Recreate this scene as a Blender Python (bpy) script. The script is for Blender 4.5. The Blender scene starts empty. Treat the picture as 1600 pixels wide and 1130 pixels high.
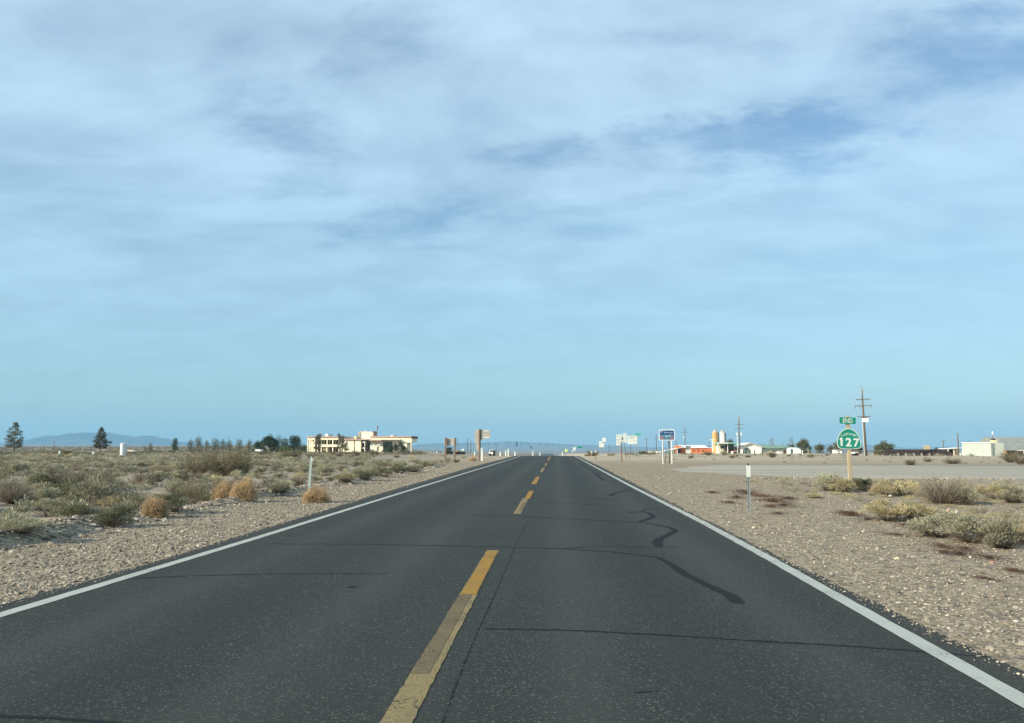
EXPO = 0.55
SKY_STR = 0.085
SKY_TINT = (1.0, 1.12, 1.18)
HOR_COL = (.115, .305, .450)      # radiance of the clear band low over the horizon
CL_LOW = (.285, .462, .588)
CL_HIGH = (.415, .565, .695)
HAZE_COL = (.34, .68, .95); HAZE_D = 8.5e-5
GAPS = [(1190, 225, 190, 55, 1.0), (1290, 180, 150, 35, .7), (450, 235, 90, 90, .6), (640, 335, 120, 40, .8), (815, 240, 90, 28, .8), (930, 365, 60, 16, .5), (1590, 70, 180, 90, .7), (1050, 75, 120, 40, .45), (640, 40, 70, 60, .35), (150, 640, 500, 30, .5), (900, 620, 420, 60, .5), (800, 470, 200, 40, .25)]
import bpy, math, random
import numpy as np
from mathutils import Vector, Matrix, Euler
RNG = np.random.default_rng(7)
random.seed(7)
sc = bpy.context.scene
COL = sc.collection
# ------------------------------------------------------------------ camera
F = 1300.0; CW, CH = 1600.0, 1130.0; HOR = 696.0; VPX = 869.0; H = 1.45
pitch = math.atan((HOR - CH/2)/F)
yaw = math.atan((VPX - CW/2)*math.cos(pitch)/F)
cam = bpy.data.objects.new('camera', bpy.data.cameras.new('camera'))
COL.objects.link(cam); sc.camera = cam
cam.data.sensor_fit = 'HORIZONTAL'; cam.data.sensor_width = 36.0
cam.data.lens = 36.0*F/CW; cam.data.clip_end = 60000; cam.data.clip_start = 0.1
R = Matrix.Rotation(yaw, 3, 'Z') @ Matrix.Rotation(math.pi/2 + pitch, 3, 'X')
cam.matrix_world = Matrix.Translation((0, 0, H)) @ R.to_4x4()
FWD = R @ Vector((0, 0, -1))
def ray(px, py):
    return R @ Vector(((px - CW/2)/F, -(py - CH/2)/F, -1.0))
def P3(px, py, Y):
    d = ray(px, py); t = Y/d.y
    return Vector((d.x*t, Y, H + d.z*t))
def mpp(p):
    return (Vector(p) - Vector((0, 0, H))).dot(FWD)/F
# ------------------------------------------------------------------ terrain
def S(a, b, x):
    t = np.clip((np.asarray(x, float) - a)/(b - a), 0, 1)
    return t*t*(3 - 2*t)
_ph = RNG.uniform(0, 6.28, (14, 2)); _an = RNG.uniform(0, 6.28, 14)
_wl = [9, 7, 5.5, 4.2, 3.3, 2.6, 2.0, 1.6, 1.25, 1.0, .8, .65, .5, .42]
def bumps(x, y):
    s = np.zeros(np.broadcast(x, y).shape)
    for i, w in enumerate(_wl):
        k = 6.283/w; c, q = math.cos(_an[i]), math.sin(_an[i])
        s += w*.011*np.sin(k*(c*x + q*y) + _ph[i, 0])*np.cos(k*.7*(-q*x + c*y) + _ph[i, 1])
    return s
def in_track(x, y):      # lateral gravel road on the right
    lo = 37.5 - .06*(x - 10); hi = 66 - .25*(x-10)*0 - .30*np.maximum(x-12, 0)*.4
    m = S(lo - .8, lo + .8, y)*(1 - S(hi - 2, hi + 2, y))*S(5.5, 8, x)
    return m
def terr(x, y):
    x = np.asarray(x, float); y = np.asarray(y, float)
    a = x/np.maximum(y, 30)
    L = 1 - S(-.26, -.10, a)
    rt = S(8, 30, x)
    near = -1.3*(S(90, 260, y)*rt + S(112, 285, y)*(1 - rt))
    c = 1 - S(7, 26, np.abs(x))
    cen = -.017*np.maximum(y - 116, 0)
    k = 12.6*(1 - L)*(1 - .25*S(.3, .5, a))
    far = np.maximum(-np.maximum(y - 290, 0)/1300*k, -46*(1 - L))
    z = near + far
    z = z*(1 - c) + np.minimum(z, np.maximum(cen, -46))*c
    off = S(-7.9, -9.5, x) if False else (1 - S(-9.5, -7.9, x))
    offr = S(6.5, 10, x)*(1 - in_track(x, y))
    m = np.maximum(off, offr)*(1 - S(200, 500, y)*.7)
    amp = (.8*off + .5*offr)*(1 - .8*S(35, 75, y))
    z = z + bumps(x, y)*m*amp*np.maximum(.35, 1)
    z = z + .25*np.exp(-((x + 8.35 + .12*np.sin(y*.9) + .08*np.sin(y*2.3))/.30)**2)*(.65 + .35*np.sin(y*.55 + 1))*(1 - S(50, 75, y))*(y > -12)
    z = z - .03*(1 - S(-5.2, -5.0, x)) - .03*S(3.0, 3.2, x) 
    road = (1 - S(-5.0, -4.7, x)*0)*((x > -5.1) & (x < 3.1))
    z = z - .03*road
    # low sandy bank right of the crest
    z = z + .30*np.exp(-((x - 15)/7)**2 - ((y - 128)/16)**2)
    return z
def T(x, y): return float(terr(x, y))
def hit(px, py):
    """ground point seen at a pixel"""
    d = ray(px, py); z = 0.0
    for _ in range(25):
        t = (z - H)/d.z
        p = (d.x*t, d.y*t)
        z = .5*z + .5*T(*p)
    return Vector((p[0], p[1], T(*p)))
def at(px, Y):
    d = ray(px, HOR); x = d.x*Y/d.y
    return Vector((x, Y, T(x, Y)))
# ------------------------------------------------------------------ node helpers
def nn(nt, typ, loc=None, **kw):
    n = nt.nodes.new(typ)
    for k, v in kw.items():
        if k in n.inputs.keys() if isinstance(k, str) else False: n.inputs[k].default_value = v
        else: setattr(n, k, v)
    return n
class NT:
    def __init__(s, nt): s.nt = nt
    def L(s, a, b): s.nt.links.new(a, b)
    def val(s, inp, v):
        if hasattr(v, 'is_output') or isinstance(v, bpy.types.NodeSocket): s.L(v, inp)
        else:
            if isinstance(v, (tuple, list)) and len(v) == 3 and inp.type == 'RGBA': v = (*v, 1)
            inp.default_value = v
    def math(s, op, a, b=0.0, c=None, clamp=False):
        n = s.nt.nodes.new('ShaderNodeMath'); n.operation = op; n.use_clamp = clamp
        s.val(n.inputs[0], a); s.val(n.inputs[1], b)
        if c is not None: s.val(n.inputs[2], c)
        return n.outputs[0]
    def vmath(s, op, a, b=(0, 0, 0), scale=None):
        n = s.nt.nodes.new('ShaderNodeVectorMath'); n.operation = op
        s.val(n.inputs[0], a); s.val(n.inputs[1], b)
        if scale is not None: s.val(n.inputs['Scale'], scale)
        return n.outputs['Value'] if op in ('LENGTH', 'DISTANCE', 'DOT_PRODUCT') else n.outputs[0]
    def mix(s, f, a, b, blend='MIX'):
        n = s.nt.nodes.new('ShaderNodeMix'); n.data_type = 'RGBA'; n.blend_type = blend
        s.val(n.inputs[0], f); s.val(n.inputs[6], a); s.val(n.inputs[7], b)
        return n.outputs[2]
    def noise(s, vec, scale, detail=4, rough=.55, dist=0.0, color=False):
        n = s.nt.nodes.new('ShaderNodeTexNoise')
        s.L(vec, n.inputs['Vector']); n.inputs['Scale'].default_value = scale
        n.inputs['Detail'].default_value = detail; n.inputs['Roughness'].default_value = rough
        n.inputs['Distortion'].default_value = dist
        return n.outputs['Color' if color else 'Fac']
    def voro(s, vec, scale, feature='F1', rnd=1.0):
        n = s.nt.nodes.new('ShaderNodeTexVoronoi'); n.feature = feature
        s.L(vec, n.inputs['Vector']); n.inputs['Scale'].default_value = scale
        n.inputs['Randomness'].default_value = rnd
        return n
    def ss(s, x, a, b, lo=0.0, hi=1.0):
        n = s.nt.nodes.new('ShaderNodeMapRange'); n.interpolation_type = 'SMOOTHSTEP'
        s.val(n.inputs['Value'], x); n.inputs['From Min'].default_value = a; n.inputs['From Max'].default_value = b
        n.inputs['To Min'].default_value = lo; n.inputs['To Max'].default_value = hi
        return n.outputs[0]
    def sep(s, v):
        n = s.nt.nodes.new('ShaderNodeSeparateXYZ'); s.L(v, n.inputs[0]); return n.outputs
    def comb(s, x, y, z):
        n = s.nt.nodes.new('ShaderNodeCombineXYZ')
        s.val(n.inputs[0], x); s.val(n.inputs[1], y); s.val(n.inputs[2], z); return n.outputs[0]
    def bump(s, h, strength=.5, dist=.02):
        n = s.nt.nodes.new('ShaderNodeBump'); n.inputs['Strength'].default_value = strength
        n.inputs['Distance'].default_value = dist; s.L(h, n.inputs['Height']); return n.outputs[0]
def new_mat(name):
    m = bpy.data.materials.new(name); m.use_nodes = True
    t = NT(m.node_tree); b = m.node_tree.nodes['Principled BSDF']
    tc = m.node_tree.nodes.new('ShaderNodeTexCoord')
    return m, t, b, tc.outputs['Object']
def srgb(r, g, b):
    f = lambda c: (c/255/12.92) if c/255 <= .04045 else ((c/255 + .055)/1.055)**2.4
    return (f(r), f(g), f(b))
_mc = {}
def mat(name, c1, c2=None, scale=3.0, rough=.8, metal=0.0, bump=0.0, streak=False, fine=0.0):
    if name in _mc: return _mc[name]
    m, t, b, co = new_mat(name)
    if c2 is None: c2 = tuple(v*.78 for v in c1)
    v = co
    if streak: v = t.vmath('MULTIPLY', co, (1, 1, .12))
    n = t.noise(v, scale, 5, .6)
    f = t.ss(n, .35, .68)
    c = t.mix(f, (*c1, 1), (*c2, 1))
    t.L(c, b.inputs['Base Color']); b.inputs['Roughness'].default_value = rough
    b.inputs['Metallic'].default_value = metal
    b.inputs['Specular IOR Level'].default_value = .3
    if bump: t.L(t.bump(t.noise(co, scale*4, 5, .6), .5, bump), b.inputs['Normal'])
    _mc[name] = m; return m
def leaf_mat(name, ca, cb, cc=None, hue=.0, trans=.25):
    """foliage: colour varies per leaf, per plant and in clumps"""
    if name in _mc: return _mc[name]
    m, t, b, co = new_mat(name)
    g = m.node_tree.nodes.new('ShaderNodeNewGeometry'); oi = m.node_tree.nodes.new('ShaderNodeObjectInfo')
    f = t.math('ADD', t.math('MULTIPLY', g.outputs['Random Per Island'], .6), t.math('MULTIPLY', t.noise(co, 3.5, 2), .5))
    c = t.mix(t.ss(f, .2, .85), (*ca, 1), (*cb, 1))
    if cc is not None:
        c = t.mix(t.ss(t.math('ADD', t.noise(co, 2.1, 2), t.math('MULTIPLY', g.outputs['Random Per Island'], .25)), .55, .8), c, (*cc, 1))
    k = t.math('MULTIPLY_ADD', oi.outputs['Random'], .5, .75)
    c = t.vmath('SCALE', c, scale=k)
    t.L(c, b.inputs['Base Color']); b.inputs['Roughness'].default_value = .85
    b.inputs['Specular IOR Level'].default_value = .15
    if trans:
        tr = m.node_tree.nodes.new('ShaderNodeBsdfTranslucent'); t.L(c, tr.inputs[0])
        mx = m.node_tree.nodes.new('ShaderNodeMixShader'); mx.inputs[0].default_value = trans
        t.L(b.outputs[0], mx.inputs[1]); t.L(tr.outputs[0], mx.inputs[2])
        t.L(mx.outputs[0], m.node_tree.nodes['Material Output'].inputs[0])
    _mc[name] = m; return m
# ------------------------------------------------------------------ mesh helpers
def link(o, parent=None):
    COL.objects.link(o)
    if parent is not None: o.parent = parent
    return o
def mesh_np(name, v, f, mats=(), mi=None, smooth=False):
    """v (n,3) array; f (m,k) int array"""
    me = bpy.data.meshes.new(name)
    v = np.asarray(v, np.float32); f = np.asarray(f, np.int32)
    k = f.shape[1]
    me.vertices.add(len(v)); me.vertices.foreach_set('co', v.ravel())
    me.loops.add(f.size); me.loops.foreach_set('vertex_index', f.ravel())
    me.polygons.add(len(f)); me.polygons.foreach_set('loop_start', np.arange(0, f.size, k, dtype=np.int32))
    me.polygons.foreach_set('loop_total', np.full(len(f), k, np.int32))
    for m in mats: me.materials.append(m)
    if mi is not None: me.polygons.foreach_set('material_index', np.asarray(mi, np.int32))
    me.polygons.foreach_set('use_smooth', np.full(len(f), smooth))
    me.update(calc_edges=True); me.validate()
    return me
class MB:
    def __init__(s): s.v = []; s.f = []
    def add(s, v, f):
        n = len(s.v); s.v += [tuple(p) for p in v]; s.f += [tuple(i + n for i in q) for q in f]; return s
    def box(s, x0, x1, y0, y1, z0, z1):
        v = [(x0,y0,z0),(x1,y0,z0),(x1,y1,z0),(x0,y1,z0),(x0,y0,z1),(x1,y0,z1),(x1,y1,z1),(x0,y1,z1)]
        return s.add(v, [(0,3,2,1),(4,5,6,7),(0,1,5,4),(1,2,6,5),(2,3,7,6),(3,0,4,7)])
    def tube(s, pts, rad, n=8, cap=True):
        pts = [Vector(p) for p in pts]
        if not hasattr(rad, '__len__'): rad = [rad]*len(pts)
        v = []; f = []
        for i, p in enumerate(pts):
            d = (pts[min(i+1, len(pts)-1)] - pts[max(i-1, 0)]).normalized()
            a = d.orthogonal().normalized() if abs(d.z) < .9 else Vector((1, 0, 0)).cross(d).normalized()
            b = d.cross(a)
            for k in range(n):
                t = 2*math.pi*k/n
                v.append(p + (a*math.cos(t) + b*math.sin(t))*rad[i])
        for i in range(len(pts)-1):
            for k in range(n):
                f.append((i*n+k, i*n+(k+1) % n, (i+1)*n+(k+1) % n, (i+1)*n+k))
        if cap:
            f.append(tuple(range(n-1, -1, -1))); f.append(tuple(range((len(pts)-1)*n, len(pts)*n)))
        return s.add(v, f)
    def bar(s, p, q, w, d=None):
        """square bar between two points"""
        p, q = Vector(p), Vector(q); d = d or w
        u = (q - p).normalized(); a = u.cross(Vector((0, 1, 0)))
        if a.length < .1: a = u.cross(Vector((1, 0, 0)))
        a.normalize(); b = u.cross(a)
        v = []
        for c in (p, q):
            for sx, sy in ((-1,-1),(1,-1),(1,1),(-1,1)): v.append(c + a*sx*w/2 + b*sy*d/2)
        return s.add(v, [(3,2,1,0),(4,5,6,7),(0,1,5,4),(1,2,6,5),(2,3,7,6),(3,0,4,7)])
    def prism(s, poly, y0, y1):
        """poly list of (x,z), extruded along y"""
        n = len(poly)
        v = [(x, y0, z) for x, z in poly] + [(x, y1, z) for x, z in poly]
        f = [tuple(range(n)), tuple(range(2*n-1, n-1, -1))]
        for i in range(n): j = (i+1) % n; f.append((i, i+n, j+n, j))
        return s.add(v, f)
    def prismx(s, poly, x0, x1):
        n = len(poly)
        v = [(x0, y, z) for y, z in poly] + [(x1, y, z) for y, z in poly]
        f = [tuple(range(n)), tuple(range(2*n-1, n-1, -1))]
        for i in range(n): j = (i+1) % n; f.append((i, i+n, j+n, j))
        return s.add(v, f)
    def dome(s, c, r, rz=None, n=12, m=5):
        rz = rz or r; v = []; f = []
        for j in range(m+1):
            t = math.pi/2*j/m
            for k in range(n):
                a = 2*math.pi*k/n
                v.append((c[0]+r*math.cos(t)*math.cos(a), c[1]+r*math.cos(t)*math.sin(a), c[2]+rz*math.sin(t)))
        for j in range(m):
            for k in range(n): f.append((j*n+k, j*n+(k+1) % n, (j+1)*n+(k+1) % n, (j+1)*n+k))
        return s.add(v, f)
    def build(s, name, m, parent=None, smooth=False, bevel=0.0):
        me = bpy.data.meshes.new(name); me.from_pydata([tuple(p) for p in s.v], [], s.f)
        if m: me.materials.append(m)
        import bmesh
        b = bmesh.new(); b.from_mesh(me)
        if bevel: bmesh.ops.bevel(b, geom=b.edges[:], offset=bevel, segments=1, affect='EDGES')
        bmesh.ops.recalc_face_normals(b, faces=b.faces[:]); b.to_mesh(me); b.free()
        if smooth:
            for p in me.polygons: p.use_smooth = True
        return link(bpy.data.objects.new(name, me), parent)
def tag(o, label=None, cat=None, group=None, kind=None):
    if label: o['label'] = label
    if cat: o['category'] = cat
    if group: o['group'] = group
    if kind: o['kind'] = kind
    return o
def thing(name, label, cat, loc, rz=0, group=None):
    o = bpy.data.objects.new(name, None); COL.objects.link(o)
    o.empty_display_size = .2
    o.location = loc; o.rotation_euler = (0, 0, rz)
    return tag(o, label, cat, group)
def copy_thing(o, loc, rz=0, scale=None, label=None, group=None):
    c = o.copy(); COL.objects.link(c); c.location = loc; c.rotation_euler = (0, 0, rz)
    if scale is not None: c.scale = scale if hasattr(scale, '__len__') else (scale,)*3
    if label: c['label'] = label
    if group: c['group'] = group
    for ch in list(o.children):
        k = ch.copy(); COL.objects.link(k); k.parent = c
        for g in list(ch.children):
            q = g.copy(); COL.objects.link(q); q.parent = k
    return c
class PX:
    """places parts of one thing by what they measure in the photo, on the vertical plane through its base"""
    def __init__(s, px, Y, base=None):
        s.o = at(px, Y) if base is None else Vector(base); s.Y = s.o.y
    def x(s, px, dy=0): return P3(px, HOR, s.Y).x - s.o.x
    def z(s, py, px=None):
        px = px if px is not None else VPX + s.o.x/s.Y*F
        return P3(px, py, s.Y).z - s.o.z
    def box(s, mb, x0, x1, ytop, ybot, y0=0.0, y1=.1):
        zb = 0.0 if ybot is None else s.z(ybot)
        if ybot is None: zb = -.6 if False else 0.0
        return mb.box(s.x(x0), s.x(x1), y0, y1, zb, s.z(ytop))
def text_mesh(body, w, h, bold=0.0, depth=.004, origin=(0, 0)):
    """lettering fitted to a w x h box centred on origin, lying in the xz plane facing -y"""
    cu = bpy.data.curves.new('t', 'FONT'); cu.body = body; cu.offset = bold; cu.resolution_u = 4
    o = bpy.data.objects.new('t', cu); COL.objects.link(o)
    dg = bpy.context.evaluated_depsgraph_get(); dg.update()
    me = bpy.data.meshes.new_from_object(o.evaluated_get(dg))
    bpy.data.objects.remove(o); 
    v = np.array([tuple(q.co) for q in me.vertices]); f = [tuple(p.vertices) for p in me.polygons]
    bpy.data.meshes.remove(me)
    mn, mx = v.min(0), v.max(0)
    X = (v[:, 0] - (mn[0]+mx[0])/2)*w/(mx[0]-mn[0]) + origin[0]
    Z = (v[:, 1] - (mn[1]+mx[1])/2)*h/(mx[1]-mn[1]) + origin[1]
    return [(float(a), 0.0, float(c)) for a, c in zip(X, Z)], f
# ------------------------------------------------------------------ light, sky
SUN_EL = math.radians(24); LX, LY = .84, .54      # direction the light travels over the ground
n_ = math.hypot(LX, LY); LX /= n_; LY /= n_
sun = bpy.data.objects.new('sun', bpy.data.lights.new('sun', 'SUN')); COL.objects.link(sun)
sun.data.energy = SUN_E = 5.0; sun.data.angle = math.radians(.6); sun.data.color = (1.0, .88, .70)
ld = Vector((LX*math.cos(SUN_EL), LY*math.cos(SUN_EL), -math.sin(SUN_EL)))
sun.rotation_euler = ld.to_track_quat('-Z', 'Y').to_euler(); sun.location = (-20, -20, 30)
w = bpy.data.worlds.new("World"); sc.world = w; w.use_nodes = True
t = NT(w.node_tree); bg = w.node_tree.nodes['Background']
sky = w.node_tree.nodes.new('ShaderNodeTexSky'); sky.sky_type = 'NISHITA'; sky.sun_disc = False
sky.sun_elevation = SUN_EL; sky.sun_rotation = math.atan2(-LX, -LY) % (2*math.pi)
sky.altitude = 600; sky.air_density = 1.3; sky.dust_density = .3; sky.ozone_density = 3.0
tc = w.node_tree.nodes.new('ShaderNodeTexCoord'); D = tc.outputs['Generated']
dx, dy, dz = t.sep(D)
zz = t.math('MAXIMUM', dz, 0.0)
q = t.math('ADD', zz, .16)
pl = t.comb(t.math('DIVIDE', dx, q), t.math('DIVIDE', dy, q), 0)
# drifting veil: stretched layers on a plane overhead
warp = t.noise(pl, .55, 2, .5, color=True)
pw = t.vmath('ADD', pl, t.vmath('SCALE', t.vmath('SUBTRACT', warp, (.5, .5, .5)), scale=.9))
big = t.noise(t.vmath('MULTIPLY', pw, (.62, .95, 1)), 1.0, 3, .5)
mid = t.noise(t.vmath('ADD', t.vmath('MULTIPLY', pw, (1.5, 2.3, 1)), (3.1, 7.7, 0)), 1.2, 5, .52)
fine = t.noise(t.vmath('ADD', t.vmath('MULTIPLY', pw, (3.2, 4.6, 1)), (9.1, 2.7, 0)), 1.6, 7, .6)
cov = t.math('ADD', t.math('MULTIPLY', big, .48), t.math('ADD', t.math('MULTIPLY', mid, .46), t.math('MULTIPLY', fine, .16)))
cov = t.math('ADD', t.math('MULTIPLY', t.math('SUBTRACT', cov, .53), t.ss(dz, .04, .36, .42, 1.0)), .545)
# openings in the veil where blue shows, at compass bearings and heights
ay = t.math('MAXIMUM', t.math('ABSOLUTE', dy), .05)
U = t.math('DIVIDE', dx, ay); V = t.math('DIVIDE', dz, ay)
wn = t.noise(t.comb(t.math('MULTIPLY', U, 6.0), t.math('MULTIPLY', V, 15.0), 0), 1.0, 7, .68, color=True)
wx, wy, wz = t.sep(wn)
gap = None
for (px, py, rx, ry, st) in GAPS:
    d0 = ray(px, py); u0, v0 = d0.x/d0.y, d0.z/d0.y
    uu = t.math('ADD', t.math('MULTIPLY', t.math('SUBTRACT', U, u0), F/(rx*.85)), t.math('MULTIPLY', t.math('SUBTRACT', wx, .5), 5.5))
    vv = t.math('ADD', t.math('MULTIPLY', t.math('SUBTRACT', V, v0), F/(ry*.8)), t.math('MULTIPLY', t.math('SUBTRACT', wy, .5), 5.5))
    r = t.math('SQRT', t.math('ADD', t.math('MULTIPLY', uu, uu), t.math('MULTIPLY', vv, vv)))
    g = t.ss(r, 0.0, 1.9, st, 0.0)
    gap = g if gap is None else t.math('ADD', gap, g)
cov = t.math('SUBTRACT', cov, t.math('MULTIPLY', gap, .25))
f = t.ss(cov, .22, .64)
# clear strip low over the horizon
low = t.ss(dz, -.02, .20)
f = t.math('MULTIPLY', f, t.math('MULTIPLY_ADD', low, .80, .12))
f = t.math('MULTIPLY_ADD', f, .80, .10)
skyc = t.mix(1.0, sky.outputs[0], (*SKY_TINT, 1), 'MULTIPLY')
hz = t.ss(dz, -.01, .16, 1.0, 0.0)
skyc = t.mix(t.math('MULTIPLY', hz, .62), skyc, tuple(v/SKY_STR for v in HOR_COL) + (1,))
cb = t.mix(t.ss(dz, .0, .5), tuple(v/SKY_STR for v in CL_LOW) + (1,), tuple(v/SKY_STR for v in CL_HIGH) + (1,))
cb = t.vmath('SCALE', cb, scale=t.math('MULTIPLY_ADD', t.ss(t.math('ADD', t.math('MULTIPLY', mid, .6), t.math('MULTIPLY', fine, .4)), .34, .66), .16, .91))
c = t.mix(f, skyc, cb)
t.L(c, bg.inputs[0]); bg.inputs[1].default_value = SKY_STR
sc.view_settings.view_transform = 'Standard'; sc.view_settings.look = 'None'
sc.view_settings.exposure = EXPO; sc.view_settings.gamma = 1.0
# ------------------------------------------------------------------ ground sheet
def axis(stops):
    out = [stops[0][0]]
    for (a, d0), (b, d1) in zip(stops[:-1], stops[1:]):
        x = a
        while x < b - 1e-6:
            f_ = (x - a)/(b - a); x += d0 + (d1 - d0)*f_; out.append(min(x, b))
    return np.array(sorted(set(np.round(out, 4))))
xs = axis([(-15000, 900), (-2000, 100), (-300, 10), (-60, 1.2), (-25, .35), (-10, .2), (-5.12, .2)])
xs2 = axis([(-5.12, 1.0), (3.12, 1.0)])
xs3 = axis([(3.12, .2), (14, .35), (40, .9), (150, 6), (400, 25), (2500, 150), (15000, 900)])
xs = np.unique(np.concatenate([xs, xs2, xs3]))
ys = axis([(-400, 60), (-20, 1.5), (3, .3), (45, .45), (90, 1.2), (300, 5), (1000, 30), (4000, 150), (15000, 700)])
gx, gy = np.meshgrid(xs, ys); gz = terr(gx, gy)
nx, ny = len(xs), len(ys)
idx = np.arange(nx*ny).reshape(ny, nx)
fq = np.stack([idx[:-1, :-1], idx[:-1, 1:], idx[1:, 1:], idx[1:, :-1]], -1).reshape(-1, 4)
m, t, b, co = new_mat('desert_ground')
X, Y, Z = t.sep(co)
n1 = t.noise(co, .35, 6, .6); n2 = t.noise(co, 2.6, 6, .65); n3 = t.noise(co, 14, 5, .7)
vor = t.voro(co, 26); vr, vg, vb = t.sep(vor.outputs['Color'])
vor2 = t.voro(co, 11); v2r, v2g, v2b = t.sep(vor2.outputs['Color'])
wob = t.math('MULTIPLY', t.math('SUBTRACT', t.noise(co, .8, 4), .5), 3.0)
Xw = t.math('ADD', X, wob)
desert = t.mix(t.ss(n2, .3, .7), (.21, .18, .135, 1), (.32, .28, .21, 1))
desert = t.mix(t.ss(n1, .45, .7), desert, (.30, .265, .20, 1))
grav = t.mix(vr, (.165, .135, .092, 1), (.40, .335, .240, 1))
grav = t.mix(t.ss(t.math('MULTIPLY', vg, n2), .45, .62), grav, (.52, .46, .34, 1))
grav = t.mix(t.math('MULTIPLY', t.ss(v2g, .82, .9), .8), grav, (.14, .12, .105, 1))
grav = t.mix(t.math('MULTIPLY', t.ss(n3, .35, .7), .35), grav, (.235, .20, .14, 1))
sh = t.math('MAXIMUM', t.math('MULTIPLY', t.ss(Xw, -9.4, -8.2), t.ss(X, 30, 60, 1, 0)), 0.0)
# beyond the right shoulder the gravel thins into sand
shr = t.math('MULTIPLY', t.ss(Xw, 8, 15, 1, .45), sh)
farr = t.ss(Y, 62, 100)
c = t.mix(shr, desert, grav)
sand = t.mix(t.ss(n1, .4, .65), (.47, .405, .29, 1), (.375, .325, .235, 1))
right = t.ss(X, -20, 4)
c = t.mix(t.math('MULTIPLY', t.math('MULTIPLY', farr, right), .85), c, sand)
streak = t.noise(t.vmath('MULTIPLY', co, (.012, .16, 1)), 1.0, 4, .6)
c = t.mix(t.math('MULTIPLY', t.math('MULTIPLY', farr, right), t.ss(streak, .48, .62, 0, .55)), c, (.22, .19, .145, 1))
c = t.mix(t.math('MULTIPLY', t.math('MULTIPLY', farr, right), t.ss(streak, .36, .44, .5, 0)), c, (.50, .45, .35, 1))
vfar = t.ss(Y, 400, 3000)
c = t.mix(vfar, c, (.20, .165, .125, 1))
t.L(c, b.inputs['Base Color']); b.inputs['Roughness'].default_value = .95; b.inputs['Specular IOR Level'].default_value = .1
hgt = t.math('ADD', t.math('MULTIPLY', t.math('SUBTRACT', 1.0, vor.outputs['Distance']), .5), t.math('MULTIPLY', n3, 1.0))
t.L(t.bump(hgt, .8, .03), b.inputs['Normal'])
ground = link(bpy.data.objects.new('ground', mesh_np('ground', np.stack([gx, gy, gz], -1).reshape(-1, 3), fq, [m], smooth=True)))
tag(ground, 'stony brown desert ground reaching to the horizon', None, kind='structure')
# lateral gravel road on the right
mg, t, b, co = new_mat('graded_gravel')
n1 = t.noise(t.vmath('MULTIPLY', co, (.06, 1.0, 1)), .8, 5, .65); n3 = t.noise(co, 20, 4, .7)
vo = t.voro(co, 30); vr, vg, vb = t.sep(vo.outputs['Color'])
c = t.mix(t.ss(n1, .35, .7), (.30, .28, .225, 1), (.42, .385, .305, 1))
c = t.mix(t.math('MULTIPLY', vr, .5), c, (.22, .21, .175, 1))
c = t.mix(t.math('MULTIPLY', t.ss(vg, .86, .93), .6), c, (.5, .46, .4, 1))
t.L(c, b.inputs['Base Color']); b.inputs['Roughness'].default_value = .95; b.inputs['Specular IOR Level'].default_value = .1
t.L(t.bump(n3, .5, .02), b.inputs['Normal'])
def sheet(name, lo, hi, n, y0, y1, ny_, dz, material, wob=0.0, seed=0, zf=None):
    r = np.random.default_rng(seed)
    yy = np.linspace(y0, y1, ny_) if not hasattr(y0, '__len__') else np.asarray(y0)
    V = []; 
    for i, y in enumerate(yy):
        a, c_ = lo(y), hi(y)
        if wob: a += wob*r.normal(); c_ += wob*r.normal()
        xx = np.linspace(a, c_, n)
        for x in xx: V.append((x, y, (zf(x, y) if zf else T(x, y)) + dz))
    I = np.arange(len(yy)*n).reshape(len(yy), n)
    Fq = np.stack([I[:-1, :-1], I[:-1, 1:], I[1:, 1:], I[1:, :-1]], -1).reshape(-1, 4)
    return link(bpy.data.objects.new(name, mesh_np(name, V, Fq, [material], smooth=True)))
# track: columns run in x, rows in y
V = []; xx = np.concatenate([np.arange(7.0, 40, .6), np.arange(40, 170, 3)]); NR = 40
r_ = np.random.default_rng(3)
for x in xx:
    lo = 38.2 - .06*(x - 10) + .12*r_.normal() + 10*float(1 - S(6, 13, x)); hi = 64.5 - .12*max(x - 12, 0)*1.0 + .5*r_.normal() - 12*float(1 - S(6, 13, x))
    hi = max(hi, lo + 6)
    for y in np.linspace(lo, hi, NR): V.append((x, y, T(x, y) + (.012 if lo + .3 < y < hi - .3 else -.03)))
I = np.arange(len(xx)*NR).reshape(len(xx), NR)
Fq = np.stack([I[:-1, :-1], I[1:, :-1], I[1:, 1:], I[:-1, 1:]], -1).reshape(-1, 4)
tr = link(bpy.data.objects.new('gravel_road', mesh_np('gravel_road', V, Fq, [mg], smooth=True)))
tag(tr, 'pale graded gravel road crossing the desert on the right', None, kind='structure')
# ------------------------------------------------------------------ asphalt
def road_z(x, y):
    return float(terr(x, y)) + .03 if not (-5.05 < x < 3.05) else float(terr(0.0, y)) + .03
def upx(px, py):
    d = ray(px, py); tt = -H/d.z; return (d.x*tt, d.y*tt)
Lw = [upx(*p) for p in [(5, 960), (202, 901), (400, 841), (550, 794.3), (700, 747.8), (794, 719)]]
Rw = [upx(*p) for p in [(1600, 1096), (1400, 984), (1200, 871.5), (1100, 817.5), (986.5, 760), (904, 716)]]
Cw = [upx(*p) for p in [(619, 1130), (695, 995), (770, 861), (808, 802.7), (839, 748), (853, 726)]]
Le = [upx(*p) for p in [(12, 942), (200, 890), (375, 837), (600, 769), (740, 729)]]
Re = [upx(*p) for p in [(1600, 1050), (1502, 1006), (1337, 927), (1200, 861), (1080, 801), (980, 749.5)]]
def interp(pts):
    ys_ = [p[1] for p in pts]; xs_ = [p[0] for p in pts]
    return lambda y: float(np.interp(y, ys_, xs_))
fL, fR, fC, fLe, fRe = map(interp, (Lw, Rw, Cw, Le, Re))
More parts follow.
